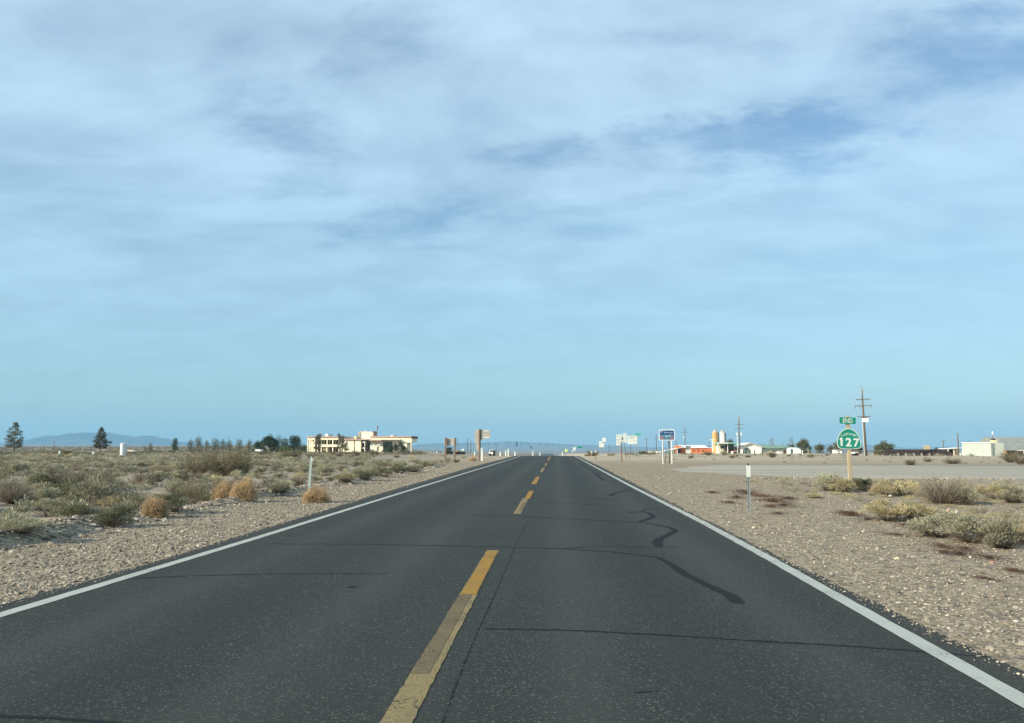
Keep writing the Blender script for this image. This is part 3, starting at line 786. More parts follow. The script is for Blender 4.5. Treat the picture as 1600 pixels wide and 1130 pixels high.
# bushes along the crest and before the buildings
fa = [('creosote', 926, 710, 22, 9, 150, 'dark round bush on the sandy bank right of the road crest'), ('gold', 918, 711, 10, 5, 145, 'straw tuft below the dark bush by the road crest'),
 ('creosote', 955, 709, 14, 6, 160, 'dark low bush left of the cluster of white signs'), ('creosote', 979, 709, 9, 5, 165, 'small dark bush under the cluster of white signs'),
 ('olive', 1003, 708, 13, 9, 190, 'round grey green bush right of the white signs'), ('creosote', 993, 711, 7, 4, 150, 'tiny dark bush beside the round grey green bush'),
 ('creosote', 1012, 709, 9, 6, 180, 'dark bush between the white signs and the blue sign'), ('dead', 1021, 709, 8, 7, 185, 'brown bush left of the blue sign'),
 ('creosote', 1106, 711, 16, 7, 210, 'dark bush before the orange building at its right end'), ('sage', 1131, 710, 12, 8, 215, 'pale green bush before the fuel station'),
 ('gold', 1203, 708, 18, 6, 240, 'straw coloured shrubs before the long green roofed building'),
 ('dead', 620, 727, 12, 5, 100, 'small dark shrub on the bare ground before the hotel'), ('dead', 585, 716, 14, 10, 120, 'grey bush before the middle of the hotel'), ('dead', 556, 718, 18, 9, 118, 'brown grey bush before the left wing of the hotel'),
 ('creosote', 455, 722, 34, 15, 90, 'dark brown bush left of the hotel'), ('dead', 492, 720, 26, 9, 95, 'grey brown bush before the left end of the hotel'), ('dead', 527, 720, 24, 10, 97, 'grey brown bush under the thin trees of the hotel'),
 ('creosote', 412, 716, 16, 7, 120, 'dark bush under the white box trailer'), ('creosote', 104, 711, 17, 8, 125, 'dark round bush right of the left white barrel'),
 ('tumble', 739, 721, 13, 8, 78, 'orange brown tumbleweed between the two backward road signs'), ('dead', 700, 722, 9, 6, 80, 'low shrub at the feet of the brown backward sign'),
 ('dead', 713, 724, 12, 7, 72, 'dark shrub at the right post of the brown backward sign'), ('sage', 690, 724, 11, 5, 74, 'pale shrub left of the brown backward sign')]
for i, (kd, px, pb, w_, h_, Yd, tx) in enumerate(fa):
    p = at(px, Yd); s = mpp(p); HERO.append((p.x, p.y, w_*s*.5))
    shrub(kd, 100 + i % 6, p, w_*s, h_*s, tx, None, .6, 2.0)
# the scrub of the left plain
gl = {'sage': ('grey green sagebrush growing wild on the left desert plain', 'sagebrush of the left plain'),
      'dead': ('grey brown leafless shrub growing wild on the left desert plain', 'leafless shrubs of the left plain'),
      'olive': ('dark olive saltbush growing wild on the left desert plain', 'saltbushes of the left plain'),
      'gold': ('straw yellow rabbitbrush growing wild on the left desert plain', 'rabbitbrush of the left plain'),
      'creosote': ('brown green creosote growing wild on the left desert plain', 'creosote of the left plain')}
kinds = ['sage', 'dead', 'olive', 'gold', 'creosote']; wts = [.38, .34, .14, .05, .09]
placed = list(HERO); cnt = 0; r_ = np.random.default_rng(21)
tries = 0
while cnt < 215 and tries < 20000:
    tries += 1
    y = 12 + 46*r_.uniform()**1.15; x = -9.3 - r_.uniform()*(max(y*.76 - 4.5, 3))
    w_ = float(np.clip(r_.lognormal(-.28, .35), .4, 1.5))
    if any((x - a)**2 + (y - b_)**2 < ((c_ + w_*.5)*.62)**2 for a, b_, c_ in placed): continue
    kd = kinds[int(r_.choice(5, p=wts))]; placed.append((x, y, w_*.5)); cnt += 1
    lb, gp = gl[kd]
    h_ = w_*r_.uniform(.48, .75)*(1.1 if kd == 'creosote' else 1)*(1 if y < 40 else .75)
    shrub(kd, 200 + int(r_.integers(0, 4)), (x, y, T(x, y)), w_, h_, lb, gp, 1.0 if y < 32 else .6, 1.0 if y < 32 else 1.35)
print('scrub individuals', cnt)
# stuff: far scrub and litter, one object each
def stuff(name, label, items, kind_parts, mats):
    V = []; Fs = []; M = []; n = 0
    for (proto, x, y, z, w_, h_, a) in items:
        v, f, mi = kind_parts[proto]; c_, s_ = math.cos(a), math.sin(a)
        q = np.empty_like(v); q[:, 0] = (v[:, 0]*c_ - v[:, 1]*s_)*w_ + x; q[:, 1] = (v[:, 0]*s_ + v[:, 1]*c_)*w_ + y; q[:, 2] = v[:, 2]*h_ + z
        V.append(q); Fs.append(f + n); M.append(mi); n += len(v)
    o = link(bpy.data.objects.new(name, mesh_np(name, np.concatenate(V), np.concatenate(Fs), mats, np.concatenate(M))))
    return tag(o, label, None, kind='stuff')
def proto(kind, seed, dens, leaf, mi0):
    v, f, mi = shrub_mesh('x', seed, kind, dens, leaf); return v, f, np.where(mi == 0, mi0, 5)
PK = ['sage', 'dead', 'olive', 'gold', 'creosote']; PM = [LM[k] for k in PK] + [stem]
near_p = [proto(k, 300 + j, .10, 2.3, i) for i, k in enumerate(PK) for j in range(2)]
far_p = [proto(k, 320 + j, .022, 5.0, i) for i, k in enumerate(PK) for j in range(2)]
it = []; r_ = np.random.default_rng(5)
for _ in range(1500):            # small plants between the named shrubs
    y = 11 + 60*r_.uniform(); x = -9.0 - r_.uniform()*(y*.8 + 1)
    k = int(r_.choice(10, p=np.repeat(wts, 2)/2)); w_ = r_.uniform(.2, .7)
    it.append((k, x, y, T(x, y), w_, w_*.9, r_.uniform(0, 6.28)))
for _ in range(1350):            # middle distance
    y = 56 + 95*r_.uniform()**1.2; x = -9.5 - r_.uniform()*(y*.82)
    if x > -.20*y - 2 and y > 75 and r_.uniform() < .93: continue
    k = int(r_.choice(10, p=np.repeat(wts, 2)/2)); w_ = r_.uniform(.5, 1.5)
    it.append((k, x, y, T(x, y), w_, min(w_*.6, .65), r_.uniform(0, 6.28)))
stuff('scrub_undergrowth', 'small scrub and weeds filling the gaps on the left plain', it, near_p, PM)
it = []
for _ in range(6500):
    y = 140*math.exp(r_.uniform()*2.3); x = -.16*y - r_.uniform()*(y*.75)
    k = int(r_.choice(10, p=np.repeat([.24, .36, .14, .06, .2], 2)/2)); w_ = r_.uniform(.9, 2.2)*(1 + y/900)
    it.append((k, x, y, T(x, y), w_, r_.uniform(.4, .75)*(1 + y/1200), r_.uniform(0, 6.28)))
for _ in range(260):             # thin scrub right of the crest and before the buildings
    y = 105 + 190*r_.uniform(); a = r_.uniform(.09, .75); x = a*y
    k = int(r_.choice(10, p=np.repeat([.24, .36, .14, .16, .1], 2)/2)); w_ = r_.uniform(.4, 1.3)
    it.append((k, x, y, T(x, y), w_, w_*.55, r_.uniform(0, 6.28)))
stuff('far_scrub', 'distant low scrub covering the plain towards the horizon', it, far_p, PM)
# small straw tufts and weeds on the gravel
gp_ = [proto('grass', 330 + j, .25, 1.4, 3) for j in range(3)] + [proto('dead', 335, .12, 1.6, 1), proto('sage', 336, .1, 1.8, 0)]
it = []
for _ in range(950):
    y = 9 + 30*r_.uniform(); x = 7.5 + r_.uniform()*max(3, y*.72 - 4)
    if in_track(x, y) > .1: continue
    it.append((int(r_.integers(0, 5)), x, y, T(x, y), *(lambda q_: (q_, q_*.7))(r_.uniform(.12, .46)), r_.uniform(0, 6.28)))
for _ in range(50):
    y = 68 + 35*r_.uniform(); x = 12 + r_.uniform()*(y*.6); it.append((int(r_.integers(3, 5)), x, y, T(x, y), .5, .4, 0))
stuff('dry_weeds', 'dry straw tufts and weeds scattered over the right hand gravel', it, gp_, PM)
# stones
ico = []
ph = (1 + 5**.5)/2
iv = np.array([(-1,ph,0),(1,ph,0),(-1,-ph,0),(1,-ph,0),(0,-1,ph),(0,1,ph),(0,-1,-ph),(0,1,-ph),(ph,0,-1),(ph,0,1),(-ph,0,-1),(-ph,0,1)])/1.9
if_ = np.array([(0,11,5),(0,5,1),(0,1,7),(0,7,10),(0,10,11),(1,5,9),(5,11,4),(11,10,2),(10,7,6),(7,1,8),(3,9,4),(3,4,2),(3,2,6),(3,6,8),(3,8,9),(4,9,5),(2,4,11),(6,2,10),(8,6,7),(9,8,1)])
def stones(name, label, xy, size, mt, seed, dz=0.0):
    r = np.random.default_rng(seed); n = len(xy)
    q = iv[None]*(1 + .28*r.normal(size=(n, 12, 1))) ; q = q*np.stack([r.uniform(.7, 1.3, n), r.uniform(.7, 1.3, n), r.uniform(.4, .8, n)], 1)[:, None]
    a = r.uniform(0, 6.28, n); c_, s_ = np.cos(a)[:, None], np.sin(a)[:, None]
    x = q[..., 0]*c_ - q[..., 1]*s_; y = q[..., 0]*s_ + q[..., 1]*c_
    sz = size[:, None]/2; z0 = terr(xy[:, 0], xy[:, 1]) + dz
    V = np.stack([x*sz + xy[:, :1], y*sz + xy[:, 1:], q[..., 2]*sz + z0[:, None] + sz*.25], -1).reshape(-1, 3)
    Fs = (if_[None] + (np.arange(n)*12)[:, None, None]).reshape(-1, 3)
    o = link(bpy.data.objects.new(name, mesh_np(name, V, Fs, [mt]))); return tag(o, label, None, kind='stuff')
mst, t, b, co = new_mat('pebbles')
g = mst.node_tree.nodes.new('ShaderNodeNewGeometry'); rp = mst.node_tree.nodes.new('ShaderNodeValToRGB')
e = rp.color_ramp.elements; e[0].color = (.10, .088, .065, 1); e[1].color = (.54, .49, .39, 1); e[1].position = 1
for p_, cc in ((.25, (.19, .16, .12, 1)), (.55, (.27, .235, .18, 1)), (.8, (.36, .32, .25, 1)), (.92, (.41, .365, .285, 1))):
    q_ = e.new(p_); q_.color = cc
t.L(g.outputs['Random Per Island'], rp.inputs[0]); t.L(rp.outputs[0], b.inputs['Base Color']); b.inputs['Roughness'].default_value = .9
r_ = np.random.default_rng(9)
def scat(n, y0, y1, fx, pw=1.6):
    y = y0 + (y1 - y0)*r_.uniform(size=n)**pw; x = fx(y, r_.uniform(size=n)); return np.stack([x, y], 1)
lsz = lambda n, m_, s_, hi: np.clip(r_.lognormal(math.log(m_), s_, n), .010, hi)
A = scat(40000, 6, 62, lambda y, u: -5.16 - .06*u - u**1.1*4.2)
B = scat(44000, 4.5, 60, lambda y, u: 3.10 + u**1.2*(6 + y*.25))
stones('roadside_gravel', 'loose gravel stones on both shoulders of the road', np.concatenate([A, B]), np.concatenate([lsz(40000, .024, .40, .10), lsz(44000, .020, .38, .08)]), mst, 1)
r2 = scat(2600, 10, 60, lambda y, u: -8.35 + .45*np.clip(r_.normal(size=len(y)), -2, 2))
stones('rubble_bank', 'bank of pale broken stones along the far edge of the left shoulder', r2, lsz(2600, .06, .4, .17), mst, 2)
C = np.concatenate([scat(7000, 9, 38, lambda y, u: 7 + u*(y*.75 - 2), 1.0), scat(5000, 10, 60, lambda y, u: -9 - u*y*.7, 1.0)])
stones('scattered_stones', 'stones scattered over the open desert floor', C, lsz(12000, .026, .45, .09), mst, 3)
ey = 4 + 40*r_.uniform(size=2600)**1.5; sd = r_.uniform(size=2600) < .5
ex_ = np.where(sd, np.interp(ey, [p[1] for p in Le][::1], [p[0] for p in Le]) + np.abs(r_.normal(0, .055, 2600)), np.interp(ey, [p[1] for p in Re], [p[0] for p in Re]) - np.abs(r_.normal(0, .06, 2600)))
es = np.stack([ex_, ey], 1); esz = lsz(2600, .014, .4, .04)
o = stones('spilled_gravel', 'fine gravel spilled over the edges of the asphalt', es, esz, mst, 6)
mesh_z = np.empty(len(o.data.vertices)*3, np.float32); o.data.vertices.foreach_get('co', mesh_z); mz = mesh_z.reshape(-1, 12, 3)
mz[:, :, 2] += (.001 - (terr(es[:, 0], es[:, 1])))[:, None]; o.data.vertices.foreach_set('co', mz.ravel()); o.data.update()
# windrow of small pale stones at the near edge of the gravel road
wr = np.stack([np.linspace(9, 60, 900) + r_.normal(size=900)*.3, 37.8 - .06*(np.linspace(9, 60, 900) - 10) + r_.normal(size=900)*.18], 1)
stones('stone_windrow', 'thin line of pale stones along the near edge of the gravel road', wr, lsz(900, .09, .4, .25), mst, 4)
def rock(px, py, w_px, label, col, seed, hf=.7):
    p = hit(px, py); s = mpp(p)*w_px/2; r = np.random.default_rng(seed)
    import bmesh
    bm = bmesh.new(); bmesh.ops.create_icosphere(bm, subdivisions=3, radius=1)
    k = r.normal(size=(4, 3))*1.3
    for v in bm.verts:
        c_ = Vector(v.co); m_ = 1 + .12*sum(math.sin(c_.dot(Vector(q))*2 + i) for i, q in enumerate(k))
        v.co = Vector((c_.x*m_, c_.y*m_*.9, max(c_.z*m_*hf, -.35)))*s
    me = bpy.data.meshes.new('rock'); bm.to_mesh(me); bm.free(); me.materials.append(mat('rock_' + label.split()[0], col, None, 8, .9, 0, .01))
    o = link(bpy.data.objects.new('rock', me)); o.location = (p.x, p.y, p.z + s*.25); tag(o, label, 'rock')
for i, (px, py, w_, h_) in enumerate([(1190, 776, 46, 8), (1232, 780, 40, 8), (1140, 786, 30, 6), (1225, 790, 44, 6), (1160, 768, 50, 5), (1320, 802, 34, 7), (1356, 812, 30, 6), (1450, 832, 40, 7), (1500, 866, 54, 8), (1545, 872, 50, 7), (1400, 836, 36, 5), (1540, 905, 40, 6), (1215, 803, 36, 5)]):
    p = hit(px, py); s_ = mpp(p); shrub('low', 90 + i % 5, p, w_*s_*1.3, h_*s_*.4, 'thin reddish brown dead weeds spread on the right gravel')['kind'] = 'stuff'
rock(1482, 800, 9.5, 'tan rounded rock alone on the sand above the right bank of bushes', (.45, .33, .24), 1, .8)
rock(1391, 776, 5.5, 'white stone at the foot of the yellow rabbitbrush clump', (.6, .57, .5), 2, .9)
rock(1402, 874, 7, 'cream stone alone on the right gravel shoulder', (.6, .52, .36), 3)
rock(1347, 833, 8, 'pale flat stone on the gravel below the red weed streak', (.55, .48, .36), 4, .4)
rock(1550, 880, 8, 'reddish stone on the gravel near the right edge', (.42, .20, .14), 5, .5)
rock(93, 834, 9, 'cream stone largest on the left gravel bank', (.6, .53, .4), 6, .5)
rock(26, 848, 9, 'pinkish stone on the left gravel bank near the edge', (.5, .36, .27), 7, .5)
rock(1178, 826, 7, 'pale yellow stone near the asphalt below the right marker post', (.58, .5, .34), 8, .6)
# ------------------------------------------------------------------ common materials
galv = mat('galvanised_steel', (.42, .45, .45), (.33, .36, .36), 6, .45, .6)
wpaint = mat('white_enamel', (.78, .80, .76), (.70, .72, .68), 5, .5)
offwh = mat('offwhite_metal', (.62, .66, .60), (.50, .54, .50), 3, .55)
wood = mat('weathered_timber', (.42, .345, .225), (.31, .255, .17), 9, .85, streak=True)
dwood = mat('dark_pole_timber', (.115, .085, .065), (.17, .13, .10), 8, .9, streak=True)
brown = mat('brown_timber', (.20, .13, .08), (.14, .09, .06), 8, .85, streak=True)
alum = mat('sign_back_aluminium', (.46, .45, .40), (.36, .35, .31), 3, .5, .3)
green = mat('sign_green', (.008, .235, .165), (.012, .20, .145), 4, .45)
signw = mat('sign_white', (.62, .66, .61), (.56, .60, .56), 6, .5)
signink = mat('sign_ink', (.07, .08, .07), (.12, .12, .11), 6, .6)
blue = mat('sign_blue', (.015, .06, .17), (.02, .08, .2), 6, .45)
black = mat('black_paint', (.02, .02, .022), (.035, .035, .038), 5, .5)
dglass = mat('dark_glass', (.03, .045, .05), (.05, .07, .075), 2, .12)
gglass = mat('green_glass', (.07, .13, .12), (.04, .08, .075), 1.5, .15)
cream = mat('cream_stucco', (.88, .82, .62), (.82, .76, .57), .5, .9)
creamd = mat('cream_stucco_dark', (.66, .58, .42), (.60, .52, .38), .5, .9)  # darker cream, for the recess, balcony floor, columns and other small parts
pink = mat('salmon_trim', (.56, .38, .31), (.48, .32, .27), 1, .8)
orange = mat('orange_stucco', (.62, .20, .085), (.52, .16, .07), .4, .85)
wroof = mat('white_roof', (.82, .81, .77), (.72, .71, .68), .4, .6)
groof = mat('green_metal_roof', (.20, .30, .22), (.15, .24, .18), .5, .5)
whitew = mat('white_wall', (.82, .80, .72), (.74, .72, .65), .4, .85)
metalw = mat('pale_green_metal', (.46, .52, .47), (.41, .46, .42), .3, .5)
ochre = mat('ochre_tank', (.62, .36, .12), (.50, .30, .12), .5, .7)
rust = mat('rusty_metal', (.14, .06, .045), (.09, .045, .035), 1.2, .85)
grey = mat('grey_metal', (.25, .27, .25), (.19, .21, .19), .6, .6)
tyre = mat('tyre_rubber', (.02, .02, .02), None, 5, .9)
orp = mat('orange_paint', (.65, .25, .06), (.5, .2, .06), 2, .6)
gtrans = mat('transformer_grey', (.62, .66, .64), (.5, .54, .52), 3, .5)
# ------------------------------------------------------------------ the route sign END CALIFORNIA 127
p = hit(1330, 769.5); sg = mpp(p)
st = thing('route_sign', 'green end of route sign reading END California 127 on a timber post', 'road sign', p)
SX = lambda px: (px - 1330)*sg
SZ = lambda py: (769.5 - py)*sg
mb = MB(); mb.box(-.052, .052, .0, .104, -.3, SZ(650)); mb.build('post', wood, st, bevel=.006)
def plate(outline, y0, y1): return MB().prism([(x, z) for x, z in outline], y0, y1)
tilt = math.radians(2.0)
def rrect(cx, cz, w_, h_, r, n=5, rot=0.0):
    out = []
    for (sx, sz, a0) in ((1, 1, 0), (-1, 1, 90), (-1, -1, 180), (1, -1, 270)):
        for k in range(n + 1):
            a = math.radians(a0 + 90*k/n); x = sx*(w_/2 - r) + r*math.cos(a); z = sz*(h_/2 - r) + r*math.sin(a)
            out.append((cx + x*math.cos(rot) + z*math.sin(rot), cz - x*math.sin(rot) + z*math.cos(rot)))
    return out
ex, ez = SX(1328.6), SZ(657.6); ew, eh = 25.2*sg, 10.2*sg
plate(rrect(ex, ez, ew, eh, .03, rot=tilt), -.024, -.019).build('end_plate', green, st)
pl_ = st.children[-1]
v, f = text_mesh('END', 14.8*sg, 7.0*sg, .006)
v = [(ex + a*math.cos(tilt) + c*math.sin(tilt), -.0265, ez - a*math.sin(tilt) + c*math.cos(tilt)) for a, b_, c in v]
MB().add(v, f).build('lettering', signw, pl_)
outl = [(1329,669.6),(1333,670.4),(1337.3,672.5),(1341,675.9),(1344,680.2),(1346.1,685.5),(1347.5,691),(1347.9,696),(1347,699.4),(1344.5,701.2),(1338,702.1),(1329.4,702.5),(1320,702),(1314.5,701),(1312,698.6),(1310.9,695),(1311.1,690),(1312.3,684.5),(1314.6,679.4),(1318,675),(1321.8,671.9),(1325.3,670.3)]
def smooth(o, n=4):
    out = []; N = len(o)
    for i in range(N):
        p0, p1, p2, p3 = (Vector(o[(i + k - 1) % N]) for k in range(4))
        for j in range(n):
            t_ = j/n; out.append(tuple(.5*((2*p1) + (p2 - p0)*t_ + (2*p0 - 5*p1 + 4*p2 - p3)*t_*t_ + (3*p1 - p0 - 3*p2 + p3)*t_**3)))
    return out
so = smooth(outl); cx_, cz_ = 1329.4, 687.5
MB().prism([(SX(a), SZ(b_)) for a, b_ in so], -.022, -.018).build('shield_border', signw, st)
sbp = st.children[-1]; sbp.name = 'route_shield'
MB().prism([(SX(cx_ + (a - cx_)*.943), SZ(cz_ + (b_ - cz_)*.938)) for a, b_ in so], -.0255, -.0225).build('shield_face', green, sbp)
mb = MB()
mb.prism([(SX(a), SZ(b_)) for a, b_ in [(1316.3, 697.2), (1319.4, 697.2), (1319.4, 684.3), (1317.3, 684.3), (1315.0, 686.0), (1315.0, 688.0), (1316.3, 687.4)]], -.0275, -.0265)
for ch, x0, x1, zt, zb, bd in (('2', 1324.0, 1333.3, 684.6, 698.0, .03), ('7', 1336.2, 1345.3, 685.5, 698.8, .03)):
    v, f = text_mesh(ch, (x1 - x0)*sg, (zb - zt)*sg, bd); mb.add([(SX((x0 + x1)/2) + a, -.0275, SZ((zt + zb)/2) + c) for a, b_, c in v], f)
mb.build('route_number', signw, sbp)
mb = MB(); word = 'CALIFORNIA'; wts_ = [1, 1, .85, .45, .85, 1.05, 1, 1.05, .45, 1]; tot = sum(wts_); acc = 0
for ch, w__ in zip(word, wts_):
    u_ = (acc + w__/2)/tot; acc += w__; ang = math.radians(-26 + 52*u_) 
    px_ = 1329.2 + 12.6*math.sin(ang)/math.sin(math.radians(26)); pz_ = 678.6 + 5.6*(1 - math.cos(ang))/(1 - math.cos(math.radians(26)))*.62
    rot = ang*.9
    v, f = text_mesh(ch, 2.2*w__**1.0*sg, 3.4*sg, .004)
    mb.add([(SX(px_) + a*math.cos(rot) + c*math.sin(rot), -.0275, SZ(pz_) - a*math.sin(rot) + c*math.cos(rot)) for a, b_, c in v], f)
mb.build('lettering', signw, sbp)
for z_ in (SZ(655.0), SZ(660.5), SZ(676), SZ(699.5)): MB().tube([(0, -.030, z_), (0, -.018, z_)], .010, 6).build('bolt', galv, st)
# ------------------------------------------------------------------ marker posts
def marker(px, pyb, pyt, label, back=False, group=None, Y=None):
    p = hit(px, pyb) if Y is None else at(px, Y)
    s = mpp(p); h_ = (pyb - pyt)*s
    o = thing('marker_post', label, 'marker post', p, 0, group)
    mb = MB()      # u-channel steel post
    mb.box(-.022, .022, 0, .004, -.2, h_ - .01); mb.box(-.028, -.0225, -.018, .004, -.2, h_ - .01); mb.box(.0225, .028, -.018, .004, -.2, h_ - .01)
    mb.build('post', galv, o)
    return o, s, h_
o, s, h_ = marker(1170.8, 797, 726.5, 'white reflector panel on a steel marker post on the right shoulder')
MB().box(-.048, .048, -.024, -.019, h_ - 19.5*s, h_ - .02).build('reflector_panel', signw, o, bevel=.001)
MB().box(-.02, .02, -.018, .01, h_ - .008, h_ + .025).build('cap', black, o)
o, s, h_ = marker(482.8, 767, 713, 'pale flexible marker post on the left shoulder above the golden tumbleweed')
for c_ in list(o.children): bpy.data.objects.remove(c_)
MB().prism([(-.034, -.2), (.034, -.2), (.038, h_*.6), (.046, h_*.86), (.044, h_*.93), (.015, h_), (-.022, h_*.97), (-.034, h_*.6)], -.006, .006).build('post', mat('pale_plastic', (.34, .42, .39), (.28, .36, .33), 4, .6), o)
MB().box(.012, .060, -.012, -.007, h_*.86, h_*.93).build('reflector_panel', signw, o)
o.rotation_euler = (0, math.radians(2.2), 0)
# white posts at the crest
mk = [(753, 719.5, 700, 80, 'tall white marker post beside the grey backward sign'), (741.5, 710, 705.5, 160, 'white marker post left of the grey backward sign'), (781.5, 712, 706, 125, 'white marker post right of the white car at the crest'),
 (790, 711, 704, 140, 'white marker post, second right of the white car'), (794, 710, 701.5, 150, 'white marker post, third right of the white car'), (804.5, 710, 705.5, 138, 'white marker post at the left end of the crest'),
 (832.5, 709.5, 705, 170, 'white marker post over the crest in the left lane'), (843.5, 710.5, 707, 190, 'white marker post over the crest left of the centre line'), (878.5, 709, 706, 190, 'white marker post over the crest right of the centre line'),
 (924, 717, 705, 92, 'tan post with white top on the right shoulder near the crest'), (930.5, 718, 704.5, 88, 'darker post with white top right of its tan twin near the crest')]
for px, pb, pt, Yd, tx in mk:
    p = at(px, Yd); s = mpp(p); top = P3(px, pt, Yd).z - p.z
    o = thing('marker_post', tx, 'marker post', p)
    if px > 900:
        MB().box(-.04, .04, 0, .03, -.2, top).build('post', brown if px > 927 else wood, o); MB().box(-.07, .07, -.01, -.004, top - .18, top).build('reflector_panel', signw, o)
    else:
        w_ = .075 if px == 753 else .09
        MB().box(-w_, w_, 0, .02, -.3, top).build('post', wpaint, o); MB().box(-w_*.8, w_*.8, -.008, -.003, top - .22, top - .04).build('reflector_panel', signw, o)
# ------------------------------------------------------------------ signs seen from behind, left
q = PX(704, 84)
o = thing('backward_sign', 'grey backed road sign on two brown posts turned away on the left', 'road sign', q.o)
for x_, yb in ((696.3, 718), (711.0, 721)):
    MB().box(q.x(x_) - .06, q.x(x_) + .06, -.05, .07, -.3, q.z(684.2)).build('post', brown, o)
q.box(MB(), 694.4, 712.8, 685.0, 696.5, .08, .10).build('panel', alum, o)
MB().box(q.x(697.2), q.x(699), -.12, .07, q.z(696.5), q.z(685)).build('side_board', brown, o)
MB().box(q.x(710), q.x(712.8), -.12, .07, q.z(696.5), q.z(685)).build('side_board', dwood, o)
q = PX(749, 79)
o = thing('backward_sign', 'large pale backed road sign on one brown post turned away on the left', 'road sign', q.o)
MB().box(q.x(748.2), q.x(750.0), -.06, .06, -.3, q.z(670.3)).build('post', brown, o)
MB().box(q.x(749.6), q.x(751.0), -.02, .05, q.z(700), q.z(672.5)).build('stiffener', dwood, o)
MB().prism([(q.x(741.5), q.z(688)), (q.x(744.5), q.z(705)), (q.x(748), q.z(705)), (q.x(748.2), q.z(671)), (q.x(741.3), q.z(672))], .07, .085).build('side_panel', alum, o)
MB().prism([(q.x(750), q.z(688)), (q.x(750), q.z(671)), (q.x(756), q.z(670.8)), (q.x(758.5), q.z(672.5)), (q.x(766), q.z(673)), (q.x(766), q.z(684.8)), (q.x(757.5), q.z(686))], .07, .085).build('panel', alum, o)
MB().box(q.x(756), q.x(765), .045, .067, q.z(684.2), q.z(683.0)).build('rail', wpaint, o); MB().box(q.x(756), q.x(765), .045, .067, q.z(674.1), q.z(673)).build('rail', wpaint, o)
# ------------------------------------------------------------------ small signs over the crest
def post_sign(nm, tx, px, Y_, x0, x1, zt, zb, mt, postm, pts=None, posts=None, face=None, y1=.02):
    q = PX(px, Y_); o = thing(nm, tx, 'road sign', q.o)
    for xp in (posts or [px]): MB().box(q.x(xp) - .045, q.x(xp) + .045, 0, .09, -.3, q.z(zt + .3)).build('post', postm, o)
    if pts: MB().prism([(q.x(a), q.z(b_)) for a, b_ in pts], -.03, -.01).build('panel', mt, o)
    else: q.box(MB(), x0, x1, zt, zb, -.03, -.01).build('panel', mt, o)
    return o, q
yg = mat('sign_yellow_green', (.55, .70, .22), (.5, .62, .2), 3, .5)
post_sign('warning_sign', 'small yellow green sign over the crest at the end of the road', 884.5, 200, 882.6, 886.4, 702, 706.4, yg, galv)
post_sign('road_sign', 'small white sign over the crest right of the yellow green one', 897.5, 210, 895.6, 899.4, 698.8, 704, signw, galv)
post_sign('road_sign', 'tiny white sign at the left foot of the small white crest sign', 894.3, 205, 893.2, 895.5, 704, 706, signw, galv)
post_sign('street_sign', 'small dark green street sign over the crest of the road', 906, 230, 902, 909.8, 697.7, 700.3, green, galv)
for px, zt, zb, tx in ((807.8, 690, 697.5, 'dark narrow sign seen edge on over the crest, taller one'), (830, 696.8, 701, 'dark narrow sign seen edge on over the crest, shorter one')):
    q = PX(px, 260); o = thing('distant_sign', tx, 'road sign', q.o)
    MB().box(-.05, .05, .0, .1, -.3, q.z(zt)).build('post', galv, o); MB().box(-.13, .13, -.6, -.01, q.z(zb), q.z(zt)).build('panel', black, o)
# ------------------------------------------------------------------ cluster of white signs right of the crest
q = PX(941, 110); o = thing('sign_assembly', 'two white signs with a smaller one above, left of the big white cluster', 'road sign', q.o)
MB().box(q.x(938) - .04, q.x(938) + .04, 0, .06, -.3, q.z(690)).build('post', galv, o); MB().box(q.x(942.5) - .04, q.x(942.5) + .04, 0, .06, -.3, q.z(690)).build('post', galv, o)
q.box(MB(), 935.8, 943.8, 692.6, 699, -.03, -.01).build('lower_panel', signw, o); q.box(MB(), 936, 940.8, 689.3, 692.2, -.03, -.01).build('middle_panel', signw, o)
q.box(MB(), 941.2, 946.9, 684, 690.8, -.035, -.012).build('upper_panel', signw, o)
def ink(q, mb, rows, y=-.034):
    for x0, x1, z0, z1 in rows: mb.box(q.x(x0), q.x(x1), y, y + .002, q.z(z1), q.z(z0))
    return mb
q = PX(967, 82); o = thing('road_sign', 'tall narrow white sign at the left of the big sign cluster', 'road sign', q.o)
for xp in (964.5, 967.5): MB().box(q.x(xp) - .03, q.x(xp) + .03, 0, .05, -.3, q.z(682)).build('post', galv, o)
q.box(MB(), 963, 968.9, 679.5, 696, -.03, -.01).build('panel', signw, o)
ink(q, MB(), [(964.3, 967.6, 687.1, 688), (965, 966.6, 690.5, 692.2), (964.3, 968, 681.6, 682.1)]).build('lettering', signink, list(o.children)[-1])
q = PX(971, 75); o = thing('road_sign', 'grey white direction sign with dark emblem in the middle of the sign cluster', 'road sign', q.o)
MB().box(q.x(971.2) - .05, q.x(971.2) + .05, 0, .07, -.3, q.z(680)).build('post', brown, o)
q.box(MB(), 969.4, 979.3, 680.2, 692, -.03, -.01).build('panel', mat('sign_grey', (.56, .62, .58), (.5, .56, .52), 4, .55), o)
pn = list(o.children)[-1]
ink(q, MB(), [(971.3, 973.7, 684.8, 687.8), (971.9, 973.2, 682.3, 684.7), (969.9, 975.6, 690.1, 691.0)]).build('emblem', signink, pn)
q.box(MB(), 966, 972.6, 678.4, 679.9, -.028, -.012).build('upper_panel', mat('sign_grey', None or (.56, .62, .58)), o); q.box(MB(), 974, 979.2, 676.6, 680.0, -.028, -.012).build('upper_panel', mat('sign_grey', (.5, .6, .5)), o)
q = PX(988, 92); o = thing('road_sign', 'wide white text sign on crossed legs at the right of the sign cluster', 'road sign', q.o)
